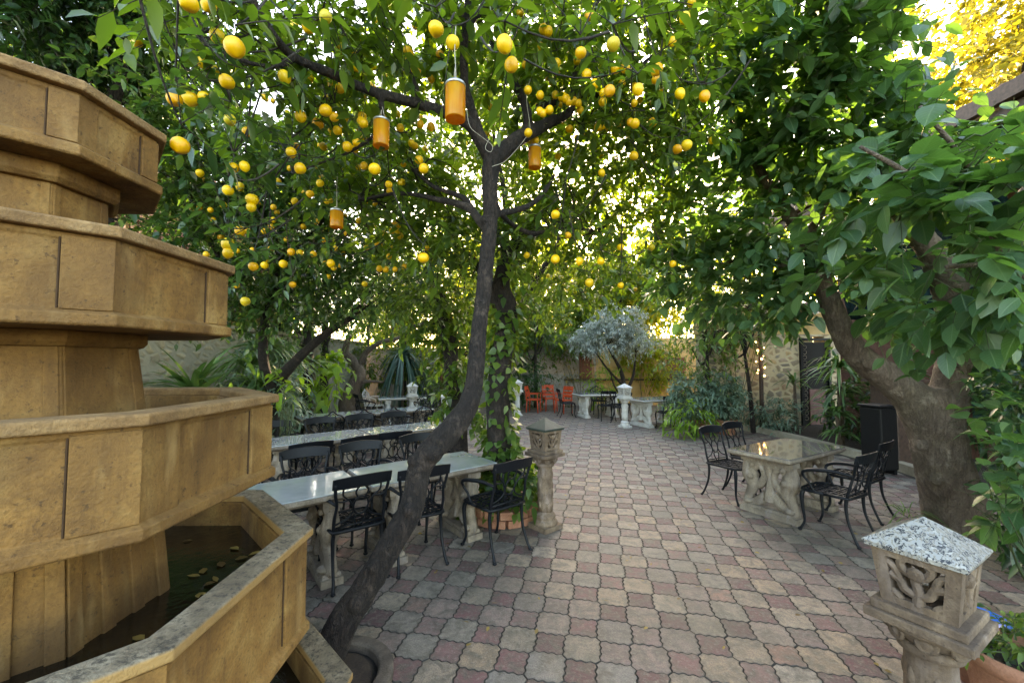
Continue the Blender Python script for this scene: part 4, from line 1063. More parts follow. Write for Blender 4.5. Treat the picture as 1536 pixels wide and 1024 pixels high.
# --- left citrus tree behind the fountain
L2 = lemon_spots(LEM2, dmax=6.5)
bb = G(405, 655)
lt = [limbs_px(q) for q in ([(405, 655, 9.2 * .72, 24), (412, 590, 6.6, 20), (440, 545, 6.4, 15), (490, 500, 6.2, 11), (530, 475, 6.0, 8)], [(412, 600, 6.6, 16), (395, 540, 6.3, 14), (400, 470, 6.0, 12), (420, 400, 5.6, 9), (400, 330, 5.2, 7), (360, 270, 4.8, 6)],
                           [(400, 480, 6.0, 10), (360, 430, 5.7, 8), (320, 370, 5.3, 7), (290, 300, 4.9, 5)], [(415, 410, 5.6, 9), (470, 350, 5.2, 7), (500, 300, 4.9, 6)])]
lt[0][0][0][2] = 0; bb = lt[0][0][0].copy()
left = tree('lemon_tree', 'dense lemon tree behind the fountain with many small lemons', bb, lt, [
    pb(300, 250, 4.6, 90, 70, .8, 170), pb(400, 260, 4.9, 100, 80, .9, 200), pb(310, 350, 5.2, 90, 80, .9, 200), pb(410, 360, 5.4, 100, 80, .9, 230), pb(500, 330, 5.4, 90, 80, .9, 190), pb(330, 440, 5.9, 80, 55, .7, 150),
    pb(430, 440, 6.0, 90, 50, .7, 160), pb(520, 420, 6.0, 90, 50, .8, 140), pb(600, 400, 6.0, 80, 50, .7, 110), pb(380, 180, 4.4, 100, 60, .7, 130), pb(300, 170, 4.2, 80, 60, .6, 90), pb(490, 240, 4.9, 80, 60, .7, 110)],
    'citrus_leaf', K=10, L=.10, W=.055, tl=.42, nb=120, droop=.15, sag=.12, keep=clear_cam(1.8, HOLES), extra=lemon_twigs(L2, .09, .042))
hang_lemons(left, L2)
def scatter_lemons(t, boxes, n, d0, d1):
    sp = []
    for k in range(n):
        x0, y0, x1, y1 = random.choice(boxes); sp.append((P(random.uniform(x0, x1), random.uniform(y0, y1), random.uniform(d0, d1)), 10))
    hang_lemons(t, sp)
scatter_lemons(main, [(440, 20, 680, 280), (760, 40, 1000, 260)], 22, 2.9, 3.9)
scatter_lemons(left, [(270, 130, 520, 420), (480, 240, 640, 420)], 50, 4.2, 6.0)
# --- dark tree top left
b1 = np.array((-4.9, 5.2, 0))
tree('evergreen_tree', 'dark glossy tree overhanging the top of the fountain', b1, [([b1, b1 + (.1, -.2, 1.5), b1 + (.2, -.5, 3.0), b1 + (.5, -.9, 4.2), P(200, 60, 4.2)], [.16, .13, .11, .08, .04]), ([b1 + (.2, -.5, 3.0), P(80, 80, 4.3), P(30, 20, 3.9)], [.09, .06, .03]), ([b1 + (.2, -.5, 2.9), P(150, 180, 4.9), P(270, 130, 4.6)], [.08, .05, .03])],
     [pb(40, 30, 3.9, 110, 80, .8, 300), pb(150, 40, 4.2, 110, 80, .8, 340), pb(240, 60, 4.6, 90, 70, .8, 220), pb(40, -60, 3.6, 120, 70, .8, 120), pb(190, -50, 3.9, 120, 70, .8, 130), pb(60, 120, 5, 120, 80, .8, 170), pb(170, 160, 5.0, 100, 80, .8, 170), pb(250, 200, 5.2, 60, 60, .6, 110), pb(220, 330, 6.5, 60, 60, .6, 100)],
     'dark_leaf', K=10, L=.095, W=.046, tl=.42, nb=60, keep=clear_cam(2.2, HOLES[6:10]))

# --- ivy clad tree behind the leaning trunk
cb = np.array((.02, 4.78, 0))
it = [limbs_px(q) for q in ([(748, 775, 4.72, 40), (750, 690, 4.65, 36), (747, 600, 4.6, 34), (755, 520, 4.65, 32), (762, 465, 4.7, 30), (752, 425, 4.75, 26), (768, 375, 4.8, 22), (800, 330, 4.9, 14), (830, 290, 5, 8)], [(752, 470, 4.7, 20), (730, 420, 4.8, 15), (700, 380, 5, 10), (660, 360, 5.2, 7)], [(765, 390, 4.8, 14), (740, 330, 4.9, 10), (730, 270, 5, 6)])]
tree('dark_tree', 'dark crooked tree rising from the round brick planter, wrapped in ivy', cb, it, [pb(700, 400, 5.2, 80, 60, .6, 90), pb(800, 370, 5.3, 90, 50, .6, 80), pb(640, 440, 5.4, 60, 40, .5, 60), pb(820, 440, 5.6, 70, 30, .5, 50), pb(740, 300, 5.2, 90, 60, .6, 70)], 'mid_leaf', K=9, L=.09, W=.045, tl=.36, nb=40, keep=clear_cam(1.5))
pl = thing('brick_planter', 'round low brick planter ring at the foot of the ivy clad tree', 'planter', (-.1, 4.82, 0))
b = MB()
for lv in range(2):
    for k in range(15):
        a = 2 * math.pi * (k + lv * .5) / 15; b.box((.37 * math.cos(a), .37 * math.sin(a), .05 + lv * .09), (.11, .145, .082), a)
part('brick_ring', b, 'terracotta', pl, bevel=.008)
b = MB(); b.lathe([(.32, .0), (.32, .13), (.2, .16), (.001, .165)], 24); part('soil', b, 'soil', pl)
iv = thing('ivy_vine', 'leafy climbing ivy wrapped round the dark tree beside the lantern pillar', 'ivy', (.02, 4.75, .13))
bl = Blades()
def ivy_on(path, rad, n, L, spread=.09, top=True):
    pts, rr = catmull(path, rad, 10); i = rng.integers(0, len(pts), n)
    a = rng.random(n) * 6.28; out = np.stack([np.cos(a), np.sin(a), rng.normal(size=n) * .2], 1)
    p = pts[i] + out * (rr[i][:, None] + spread * rng.random((n, 1)) ** 1.4) + rng.normal(size=(n, 3)) * .03
    ax = unit(out * .6 + rng.normal(size=(n, 3)) * .45 + np.array((0, 0, -.55)))
    bl.add(p, ax, unit(out + np.array((0, 0, .6)) + rng.normal(size=(n, 3)) * .3), L * (.6 + .8 * rng.random(n)), L * .8 * (.6 + .8 * rng.random(n)), .2, 3, 'heart', .12)
ivy_on(it[0][0][:5], [q * 1.0 for q in it[0][1][:5]], 520, .09, .11)
ivy_on(it[0][0][3:], it[0][1][3:], 240, .09, .14)
p, d = in_blobs([((-.08, 4.78, .32), (.30, .3, .22), 46), ((-.1, 4.66, .75), (.22, .2, .3), 34), ((-.02, 4.72, .55), (.2, .2, .25), 22)])
grow(bl, p, d, np.full(len(p), .3), 7, .11, .085, .5, 3, .3, .1, 'heart', True, .003, .12)
part('foliage', bl.mesh('foliage', iv.location), ['mid_leaf', 'green_twig'], iv)
vb = P(690, 655, 5.9); vb[2] = 0
t2 = limbs_px([(690, 720, 5.9, 26), (688, 640, 5.9, 26), (680, 560, 5.9, 26), (672, 500, 5.9, 24), (662, 450, 5.9, 20), (640, 400, 5.9, 12)]); t2[0][0][2] = 0
tree('vine_clad_tree', 'vine smothered trunk left of the ivy clad tree, behind the second row', vb, [t2], [pb(680, 520, 5.8, 30, 50, .25, 60), pb(640, 470, 5.8, 50, 40, .4, 60), pb(690, 600, 5.8, 26, 36, .2, 36)], 'mid_leaf', K=9, L=.10, W=.07, tl=.3, nb=20, prof='heart', rows=3, keep=clear_cam(2))
ob = np.array((-.2, 7.6, 0)); ot = [([ob, ob + (.0, 0, 1.0), ob + (-.0, .1, 2.2), P(760, 330, 7.4), P(740, 200, 7.0)], [.11, .1, .09, .06, .03]), ([ob + (-.0, .1, 2.2), P(860, 330, 7.4), P(930, 250, 7.2)], [.06, .045, .02]), ([P(765, 345, 7.4), P(680, 270, 7.2), P(600, 210, 7.0)], [.05, .035, .02])]
for q in ot: q[0][0] = np.asarray(q[0][0])
tree('citrus_tree', 'leafy citrus tree in mid courtyard rising behind the ivy clad tree', ob, ot, [pb(560, 170, 6.8, 90, 70, 1.0, 150), pb(660, 170, 7.0, 90, 80, 1.0, 170), pb(760, 190, 7.2, 90, 80, 1.0, 170), pb(860, 170, 7.2, 80, 80, 1.0, 140), pb(610, 280, 7.2, 90, 60, 1.0, 130), pb(720, 290, 7.4, 90, 60, 1.0, 140), pb(840, 290, 7.4, 80, 60, 1.0, 120), pb(950, 310, 7.2, 50, 50, .8, 70), pb(700, 80, 6.6, 120, 60, 1.0, 120), pb(860, 80, 6.8, 90, 60, 1.0, 90)], 'lemon_leaf', K=10, L=.115, W=.062, tl=.42, nb=50, droop=.15, sag=.12, keep=clear_cam(2, HOLES)); LATER = bpy.context.scene.objects['citrus_tree']

scatter_lemons(LATER, [(520, 60, 720, 330), (760, 200, 1000, 440), (520, 40, 700, 260)], 84, 6.0, 7.3)
def small_lemons(t, boxes, n, d0, d1):
    m = MB()
    for k in range(n):
        x0, y0, x1, y1 = random.choice(boxes); q = P(random.uniform(x0, x1), random.uniform(y0, y1), random.uniform(d0, d1)); r = random.uniform(.026, .033)
        for e in range(random.choice((1, 1, 2))):
            c_ = q + np.array((random.gauss(0, .02) + e * .055, random.gauss(0, .02), -e * .02)); m.ball(c_, r, 12, 8, sc=(1, 1, 1.06)); m.sweep([c_ + (0, 0, r), c_ + (.004, 0, r + .05)], .002, 4, 1, mi=1)
    o = part('small_lemons', m, ['lemon', 'green_twig'], t, world=True); o['kind'] = 'stuff'
small_lemons(main, [(440, 10, 690, 260), (700, 20, 1000, 230), (480, 100, 640, 240), (780, 90, 960, 210)], 62, 2.6, 3.7)
small_lemons(left, [(280, 130, 520, 400), (330, 200, 520, 400), (520, 240, 660, 420)], 62, 3.9, 5.0)
# --- thick grey tree on the right
rb = np.array((4.75, 4.45, 0))
rt = [limbs_px(q) for q in (
    [(1442, 800, 4.5, 84), (1426, 740, 4.45, 69), (1410, 680, 4.4, 64), (1400, 630, 4.4, 67), (1394, 600, 4.4, 70), (1394, 582, 4.4, 58)],
    [(1396, 640, 4.4, 60), (1372, 600, 4.4, 52), (1330, 565, 4.4, 42), (1284, 530, 4.4, 35), (1256, 480, 4.4, 31), (1232, 420, 4.4, 26), (1207, 360, 4.4, 22), (1168, 300, 4.35, 18), (1130, 240, 4.2, 12), (1090, 170, 4.1, 8)],
    [(1404, 640, 4.4, 56), (1424, 590, 4.35, 48), (1432, 520, 4.3, 40), (1424, 440, 4.2, 38), (1402, 385, 4.1, 35), (1365, 335, 4.0, 29), (1330, 285, 3.9, 24), (1295, 230, 3.8, 18), (1280, 150, 3.6, 12), (1260, 70, 3.4, 8)],
    [(1424, 450, 4.2, 30), (1460, 390, 4.1, 22), (1500, 330, 3.9, 15), (1560, 260, 3.7, 9)],
    [(1205, 365, 4.4, 15), (1240, 300, 4.2, 11), (1250, 230, 4.1, 8)],
    [(1228, 420, 4.4, 13), (1180, 400, 4.6, 9), (1120, 390, 4.8, 6), (1060, 400, 5, 4)])]
tree('broad_leaved_tree', 'thick grey trunked broad leaved tree spreading over the carved table', rb, rt, [
    pb(1110, 70, 3.8, 110, 90, .8, 130), pb(1230, 40, 3.5, 110, 80, .8, 120), pb(1100, 190, 4.2, 100, 90, .8, 140), pb(1220, 170, 4.0, 110, 90, .8, 130), pb(1070, 310, 4.7, 70, 70, .7, 75), pb(1160, 300, 4.5, 90, 80, .8, 130),
    pb(1030, 410, 5.0, 55, 40, .5, 45), pb(1110, 420, 4.8, 80, 50, .6, 100), pb(1200, 400, 4.6, 70, 60, .6, 80), pb(1300, 330, 4.2, 70, 70, .6, 70), pb(1330, 180, 3.6, 80, 80, .6, 80), pb(1400, 250, 3.6, 80, 70, .5, 70), pb(1340, 60, 3.2, 60, 70, .5, 55), pb(1300, 480, 4.15, 60, 26, .4, 34), pb(1310, 420, 4.3, 70, 50, .5, 60), pb(1180, 450, 4.6, 60, 30, .5, 50), pb(1460, 430, 3.9, 60, 60, .5, 60), pb(1400, 130, 3.4, 70, 40, .5, 40), pb(1180, -30, 3.3, 160, 60, .7, 90)],
    'broad_leaf', 'grey_bark', K=10, L=.135, W=.085, tl=.45, nb=70, rows=3, droop=.1, sag=.1, flatness=.35, up=.05, keep=clear_cam(1.6, [(1440, 45, 70, 0), (1510, 60, 60, 0), (1490, 130, 46, 0), (1440, 150, 26, 0), (1292, 60, 16, 0), (1195, 335, 26, 0), (1248, 470, 22, 0), (1390, 370, 26, 0), (1422, 430, 24, 0), (1335, 568, 34, 0), (1290, 535, 32, 0), (1262, 492, 26, 0), (1235, 435, 22, 0), (1400, 590, 60, 0), (1420, 680, 60, 0)]), nseg=14, rough=.05, br=.014, tr=.004, voxel=.018, knots=[(P(1382, 668, 4.24), .065), (P(1440, 700, 4.3), .08), (P(1405, 720, 4.28), .06), (P(1300, 545, 4.3), .07), (P(1425, 470, 4.1), .06), (P(1410, 610, 4.25), .1)])
# nearer boughs with big leaves
bgh = P(1640, 420, 2.3)
bt = [limbs_px(q) for q in ([(1640, 520, 2.6, 20), (1540, 420, 2.5, 16), (1450, 330, 2.4, 11), (1360, 260, 2.3, 8), (1290, 220, 2.3, 5)], [(1560, 440, 2.5, 12), (1500, 400, 2.2, 9), (1420, 400, 2.1, 6)], [(1500, 380, 2.45, 10), (1450, 250, 2.3, 8), (1380, 160, 2.2, 5)])]
bbase = np.array((4.3, 3.3, 0)); bt.insert(0, ([bbase, bbase + (-.1, -.1, 1.0), P(1640, 520, 2.6)], [.05, .045, .035]))
tree('large_leaved_bush', 'leggy bush with very large leaves reaching in at the right edge, nearest the camera', bbase, bt, [
    pb(1420, 330, 2.3, 90, 45, .3, 22), pb(1500, 300, 2.1, 70, 60, .3, 22), pb(1330, 290, 2.5, 70, 50, .3, 18), pb(1470, 400, 2.2, 80, 50, .3, 24), pb(1400, 210, 2.3, 70, 40, .3, 16), pb(1510, 200, 2.1, 60, 45, .3, 14), pb(1400, 460, 2.6, 60, 30, .3, 10), pb(1500, 460, 2.5, 40, 40, .3, 12), pb(1300, 400, 2.8, 60, 40, .3, 8)],
    'broad_leaf', 'grey_bark', K=7, L=.15, W=.10, tl=.34, nb=26, rows=4, flatness=.3, keep=clear_cam(1.25, [(1440, 45, 75, 0), (1510, 60, 60, 0), (1490, 125, 52, 0), (1440, 150, 30, 0), (1385, 375, 28, 0), (1418, 430, 26, 0), (1300, 545, 30, 0), (1400, 610, 60, 0), (1400, 680, 60, 0)]), prof='oval', droop=.25, sag=.12, br=.006, cat='bush', up=.0, fold=.16)
TRK = [(1395, 600, 55, 0), (1410, 680, 55, 0), (1400, 740, 60, 0), (1380, 800, 60, 0), (1380, 560, 50, 0), (1430, 760, 26, 0)]
# --- lower right shrubs
def bush(label, base, blobs, leaf, L, W, K=8, tl=.35, name='leafy_shrub', rows=2, prof='oval', group=None, cat='shrub', stems=8, keep=None, sag=.25, droop=.35):
    t = thing(name, label, cat, base, 0, group); bl = Blades(); p, d = in_blobs(blobs)
    if keep is not None: ok = keep(p); p, d = p[ok], d[ok]
    grow(bl, p, d, np.full(len(p), tl), K, L, W, droop, rows, sag, .2, prof, keep=keep)
    if stems:
        e, _ = in_blobs([(c, np.asarray(r) * .8, max(1, stems // len(blobs))) for c, r, n_ in blobs]); s0 = np.asarray(base) + rng.normal(size=e.shape) * np.array((.06, .06, 0))
        ts = np.linspace(0, 1, 7)[None, :, None]; mid = (s0 + e) / 2 + rng.normal(size=e.shape) * .08
        bl.twigs(s0[:, None] * (1 - ts) ** 2 + 2 * mid[:, None] * ts * (1 - ts) + e[:, None] * ts ** 2, np.full(len(e), .011), np.full(len(e), .004))
    part('foliage', bl.mesh('foliage', base), [leaf, 'green_twig'], t); return t
bush('shrub with broad heart shaped leaves filling the right edge below the eave', np.array((3.65, 2.75, 0)), [pb(1520, 720, 2.7, 50, 50, .3, 22), pb(1520, 640, 3.0, 40, 50, .3, 20), pb(1500, 770, 3.2, 30, 40, .3, 14), pb(1530, 790, 2.5, 30, 40, .2, 12)], 'broad_leaf', .13, .095, 5, .3, rows=4, prof='heart', name='broad_shrub', stems=16, keep=clear_cam(1.2, TRK))
bush('dark fine leaved shrub between the thick grey trunk and the right edge', np.array((5.2, 3.9, 0)), [pb(1490, 590, 4.0, 60, 60, .5, 130), pb(1500, 680, 3.8, 60, 60, .5, 120), pb(1490, 760, 3.7, 40, 50, .4, 60)], 'dark_leaf', .13, .05, 9, .42, name='dark_shrub', stems=14, keep=clear_cam(1.5, TRK))

# --- background vegetation
def simple_tree(label, x, y, h, r, leaf, n, name='background_tree', L=.13, W=.07, K=8, group=None, trunk_r=.14, lo=.35, keep=None, bark='dark_bark', tl=.55, cat='tree', lean=0.0, sq=.8):
    base = np.array((x, y, 0.)); paths = [([base, base + (lean * .3, 0, h * .3), base + (lean, .1, h * .75)], [trunk_r, trunk_r * .75, trunk_r * .3])]
    blobs = []
    for k in range(7):
        a = random.random() * 6.28; q = r * .55 * random.random() ** .5; z = h * (lo + (1 - lo) * (k + .5) / 7)
        blobs.append((base + (lean * z / h + q * math.cos(a), q * math.sin(a), z), (r * random.uniform(.5, .75), r * random.uniform(.5, .75), h * (1 - lo) * .23 * sq / .8), n // 7))
        paths.append(([base + (lean * .5, 0, h * .45), base + (lean * .7 + q * .4 * math.cos(a), q * .4 * math.sin(a), z * .8), blobs[-1][0]], [trunk_r * .5, trunk_r * .35, .02]))
    return tree(name, label, base, paths, blobs, leaf, bark, K, L, W, tl, 24, 1, True, group, keep, nseg=7, br=.02, tr=.005, cat=cat)
SKYK = clear_cam(2, [])
bgs = 'sunlit trees beyond the back wall'
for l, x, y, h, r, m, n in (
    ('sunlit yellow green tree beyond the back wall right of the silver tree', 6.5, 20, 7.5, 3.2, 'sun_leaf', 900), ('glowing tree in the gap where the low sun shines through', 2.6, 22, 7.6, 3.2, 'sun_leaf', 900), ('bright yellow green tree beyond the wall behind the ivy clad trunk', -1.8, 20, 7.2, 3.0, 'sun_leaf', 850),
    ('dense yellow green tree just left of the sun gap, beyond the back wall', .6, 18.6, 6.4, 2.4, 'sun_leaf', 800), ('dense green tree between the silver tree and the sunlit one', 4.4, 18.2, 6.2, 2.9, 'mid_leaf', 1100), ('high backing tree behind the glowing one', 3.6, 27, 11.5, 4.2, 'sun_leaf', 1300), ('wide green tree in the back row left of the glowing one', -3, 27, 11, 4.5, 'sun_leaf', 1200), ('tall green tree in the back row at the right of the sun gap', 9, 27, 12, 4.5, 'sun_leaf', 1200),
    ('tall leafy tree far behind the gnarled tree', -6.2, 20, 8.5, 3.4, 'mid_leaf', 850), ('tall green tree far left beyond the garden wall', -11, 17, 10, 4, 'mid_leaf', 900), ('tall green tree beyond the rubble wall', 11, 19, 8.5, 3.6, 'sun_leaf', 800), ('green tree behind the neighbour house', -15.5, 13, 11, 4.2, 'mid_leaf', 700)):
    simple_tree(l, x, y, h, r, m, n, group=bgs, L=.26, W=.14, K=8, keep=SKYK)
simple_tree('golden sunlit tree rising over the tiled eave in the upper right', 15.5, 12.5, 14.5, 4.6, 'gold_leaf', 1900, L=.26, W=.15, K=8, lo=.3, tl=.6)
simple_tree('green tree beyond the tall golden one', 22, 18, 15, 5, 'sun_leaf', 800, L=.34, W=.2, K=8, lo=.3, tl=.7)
# citrus under the back wall
simple_tree('young citrus tree with bright leaves behind the third row of tables', -1.6, 13.0, 4.6, 1.7, 'sun_leaf', 420, L=.13, W=.07, lo=.4)
simple_tree('rounded green tree left of the ivy clad trunk, in front of the back wall', -.2, 15.0, 5.2, 1.6, 'mid_leaf', 420, L=.13, W=.07, lo=.42)
simple_tree('green climber covered tree beside the orange chairs at the back wall', .9, 15.6, 4.6, 1.2, 'mid_leaf', 300, L=.12, W=.06, lo=.45, trunk_r=.08)
simple_tree('large shrub tree with long leaves left of the iron door', 5.0, 10.4, 4.3, 1.25, 'mid_leaf', 360, name='shrub_tree', L=.17, W=.05, lo=.35, trunk_r=.06)
simple_tree('airy tree against the rubble wall with thin bent stems', 6.0, 10.2, 4.4, 1.0, 'mid_leaf', 63, name='shrub_tree', L=.14, W=.05, lo=.5, trunk_r=.06, lean=-.3)
simple_tree('dark tree crown left of the gnarled tree above the palms', -4.6, 9.2, 5.4, 1.8, 'dark_leaf', 420, L=.12, W=.055, lo=.45)
simple_tree('green tree crown above the third row of tables', -5.3, 11.5, 5.2, 1.6, 'mid_leaf', 300, L=.11, W=.045, lo=.55)
simple_tree('feathery tree at the back between the white table and the red post', -3.9, 14.6, 5.6, 1.8, 'sun_leaf', 360, L=.15, W=.07, lo=.3)
simple_tree('dark dense tree beyond the stone garden wall behind the fountain', -7.4, 8.6, 5.2, 2.2, 'dark_leaf', 620, L=.14, W=.075, lo=.35)
simple_tree('dark dense tree over the far end of the stone garden wall', -7.0, 12.4, 5.6, 2.2, 'citrus_leaf', 620, L=.15, W=.08, lo=.35)
simple_tree('leafy tree closing the gap above the grey back wall', -4.6, 17.6, 6.0, 2.6, 'mid_leaf', 760, L=.2, W=.1, lo=.3)
# silver tree
sb = np.array((3.9, 14.2, .0))
st = [([sb, sb + (.0, 0, .7), sb + (-.1, 0, 1.4), sb + (-.5, .1, 2.2)], [.10, .085, .07, .03]), ([sb + (0, 0, .6), sb + (.3, 0, 1.2), sb + (.45, .1, 2.0)], [.07, .05, .025]), ([sb + (0, 0, .9), sb + (-.6, -.1, 1.5), sb + (-1.0, 0, 2.1)], [.05, .035, .02]), ([sb + (0, 0, .4), sb + (-.35, -.05, .9), sb + (-.5, -.1, 1.4)], [.04, .03, .02])]
tree('silver_leaved_tree', 'silver grey leaved tree in front of the ochre back wall', sb, st, [(sb + (-.6, 0, 2.6), (1.0, .7, .5), 330), (sb + (-.2, 0, 3.15), (.85, .6, .5), 270), (sb + (.4, 0, 2.5), (.75, .6, .5), 190), (sb + (-1.3, 0, 2.45), (.5, .5, .4), 110)], 'silver_leaf', K=12, L=.11, W=.035, tl=.34, nb=26, br=.015)
# gnarled tree
gb = np.array((-4.35, 11.2, 0))
gt = [limbs_px(q) for q in ([(526, 640, 11.2, 30), (520, 610, 11.2, 26), (530, 580, 11.2, 22), (540, 560, 11.2, 17), (528, 540, 11.2, 14), (518, 527, 11.2, 10), (525, 500, 11.2, 7)], [(538, 552, 11.2, 9), (548, 530, 11.2, 8), (570, 514, 11.2, 7), (600, 506, 11.2, 6), (614, 492, 11.2, 4), (650, 480, 11.2, 3)], [(535, 575, 11.2, 8), (550, 572, 11.2, 5), (575, 573, 11.2, 3)], [(545, 545, 11.2, 5), (552, 520, 11.2, 4), (553, 490, 11.2, 3)], [(585, 511, 11.2, 4), (590, 490, 11.2, 3), (600, 470, 11.2, 2)])]
gt[0][0][0][2] = 0
tree('gnarled_tree', 'small gnarled tree with twisted bare limbs at the end of the third row', gt[0][0][0].copy(), gt, [pb(530, 470, 11.2, 55, 18, .8, 90), pb(600, 455, 11.4, 45, 16, .7, 60)], 'mid_leaf', 'grey_bark', K=9, L=.10, W=.035, tl=.4, nb=12, br=.02)

# --- spiky and potted plants
def blades_plant(bl, c, n, L, W, sag=.6, up=.6, spread=1.0, rows=6, seed_h=.0):
    a = rng.random(n) * 6.28; e = up + (1.2 - up) * rng.random(n) ** 1.2
    ax = np.stack([np.cos(a) * spread, np.sin(a) * spread, np.tan(np.clip(e, -.6, 1.35)) * .8], 1)
    base = np.asarray(c) + np.stack([np.cos(a) * .03, np.sin(a) * .03, rng.random(n) * seed_h], 1)
    bl.add(base, unit(ax), np.tile((0, 0, 1.), (n, 1)) + rng.normal(size=(n, 3)) * .2, L * (.65 + .5 * rng.random(n)), W * (.8 + .4 * rng.random(n)), sag * (.6 + .8 * rng.random(n)), rows, 'strap', .18)
def spiky(label, base, heads, leaf, name='spiky_plant', group=None, stem=True, pot=None, bark='grey_bark', cat='plant'):
    """heads: (offset, n, L, W, sag, up)"""
    t = thing(name, label, cat, base, 0, group); bl = Blades(); st_ = MB()
    for (o_, n, L, W, sag, up) in heads:
        c = np.asarray(base) + np.asarray(o_); blades_plant(bl, c, n, L, W, sag, up, seed_h=L * .25)
        if stem and o_[2] > .15: st_.sweep([np.asarray(base) + np.array((o_[0] * .2, o_[1] * .2, 0)), np.asarray(base) + np.array((o_[0] * .5, o_[1] * .5, o_[2] * .5)), c + (0, 0, L * .2)], [.05, .04, .03], 7, 3, rough=.1)
    part('leaves', bl.mesh('leaves', base), [leaf, 'green_twig'], t)
    if st_.v: part('stem', st_, bark, t, world=True)
    return t
spiky('spiky dracaena with drooping strap leaves beside the iron door', np.array((6.65, 8.3, .1)), [((0, 0, 1.45), 60, .85, .055, .75, .1), ((.1, .05, 1.0), 46, .75, .05, .8, .0), ((-.15, -.1, .55), 44, .6, .05, .6, .2), ((-.2, -.2, .2), 30, .5, .045, .6, .2)], 'strap_leaf')
spiky('spiky palm just left of the iron door against the rubble wall', np.array((7.2, 10.4, .05)), [((0, 0, 1.1), 24, .7, .05, .5, .2)], 'strap_leaf')
spiky('small grassy plant at the foot of the thick grey trunk', np.array((4.35, 4.55, .0)), [((0, 0, .05), 26, .45, .012, .9, .4)], 'strap_leaf')
spiky('rosette of broad strap leaves between the fountain and the stone garden wall', P(290, 590, 5.6) * (1, 1, 0) + (0, 0, .85), [((0, 0, .45), 40, .75, .085, .3, .3), ((.45, .1, .25), 30, .6, .07, .35, .3), ((-.4, .1, .2), 30, .6, .07, .35, .3)], 'strap_leaf', name='strap_plant')
pots = thing('stone_planter_box', 'stone planter box behind the fountain holding strap leaved plants', 'planter', P(290, 600, 5.6) * (1, 1, 0))
b = MB(); b.box((0, 0, .4), (1.0, .5, .8)); b.box((0, 0, .82), (1.1, .6, .06)); part('box', b, 'rubble_pale', pots, bevel=.02)
for px, py, d, h, l, m in ((385, 600, 6.6, 1.3, 'bushy palm beside the fountain rim at the end of the first rows', 'strap_leaf'), (425, 560, 8.5, 1.7, 'arching palm over the end of the second row', 'strap_leaf'), (400, 560, 7.6, 1.9, 'tall shaggy palm behind the citrus trunk', 'strap_leaf'), (470, 590, 10.6, 1.6, 'bright arching palm in front of the gnarled tree', 'lime_leaf'), (370, 580, 7.0, 1.6, 'dark shaggy palm against the stone garden wall', 'strap_leaf')):
    q = P(px, py, d) * (1, 1, 0); spiky(l, q, [((0, 0, h), 80, .85, .05, .75, .2), ((-.1, -.1, h * .6), 60, .8, .05, .8, .1), ((-.3, -.1, h * .25), 50, .7, .05, .8, .1)], m, name='palm_plant', group='palms along the left border')
q = P(604, 590, 13.4) * (1, 1, 0); spiky('blue green dracaena with a skirt of hanging leaves near the red post', q, [((0, 0, 1.75), 110, 1.15, .07, 1.6, .0), ((0, 0, 1.9), 40, .7, .07, .4, .4)], 'blue_strap', name='dracaena_plant')
bush('dense grey green undergrowth shrub at the left ends of the table rows', P(405, 620, 7.2) * (1, 1, 0), [(P(385, 610, 6.6), (.45, .5, .45), 90), (P(415, 600, 8.0), (.5, .5, .45), 90), (P(400, 560, 7.6), (.5, .5, .5), 70)], 'sage_leaf', .13, .035, 9, .4)
bush('bright green large leaved plant just beyond the second fountain rim', P(425, 570, 6.2) * (1, 1, 0), [(P(430, 580, 6.2), (.15, .2, .15), 8)], 'lime_leaf', .15, .08, 5, .25, rows=3, prof='heart')
bush('broad leaved lime green plant under the gnarled tree', P(500, 570, 9.0) * (1, 1, 0), [(P(490, 560, 9.0), (.35, .3, .35), 30)], 'lime_leaf', .22, .13, 5, .4, rows=3, prof='heart')
bush('leafy dark hedge mass along the back wall near the red post', P(640, 570, 14.5) * (1, 1, 0), [(P(640, 560, 14.5), (.9, .5, .8), 120), (P(690, 580, 13), (.7, .5, .7), 90), (P(560, 540, 14.5), (1.0, .5, .9), 120)], 'mid_leaf', .16, .075, 8, .5, name='hedge_shrub')
bush('yellow green bamboo like plant behind the far white table', P(905, 585, 14.6) * (1, 1, 0), [(P(905, 572, 14.6), (.55, .4, .65), 60)], 'lime_leaf', .2, .05, 8, .5)
bush('dark bush under the pink plaster wall beside the orange chairs', P(800, 590, 15.2) * (1, 1, 0), [(P(800, 565, 15.2), (.5, .4, .7), 70), (P(770, 575, 14.8), (.4, .4, .6), 50)], 'dark_leaf', .15, .07, 8, .45)
bush('dry twiggy bush in front of the pink plaster wall', P(850, 590, 15.6) * (1, 1, 0), [(P(840, 548, 15.8), (.9, .2, .5), 46)], 'dry_leaf', .1, .05, 6, .5)
bush('climbing shrub with bright leaves trained on the ochre back wall', np.array((5.1, 16.0, 0)), [((5.0, 16.0, 2.2), (.8, .3, .7), 110), ((5.9, 15.9, 1.6), (.6, .3, .9), 90)], 'sun_leaf', .16, .08, 8, .45, name='climbing_shrub')
bush('bushy green shrub between the two wooden shutters of the back wall', np.array((2.7, 16.0, 0)), [((2.6, 16.0, 2.5), (.8, .3, .5), 80), ((1.6, 16.0, 2.6), (.9, .3, .5), 80)], 'mid_leaf', .15, .07, 8, .45, name='climbing_shrub')
bush('trailing green climber over the top of the pink plaster wall', np.array((.4, 16.0, 0)), [((.3, 16.1, 2.7), (1.1, .35, .45), 120)], 'sun_leaf', .15, .08, 8, .45, name='climbing_shrub')
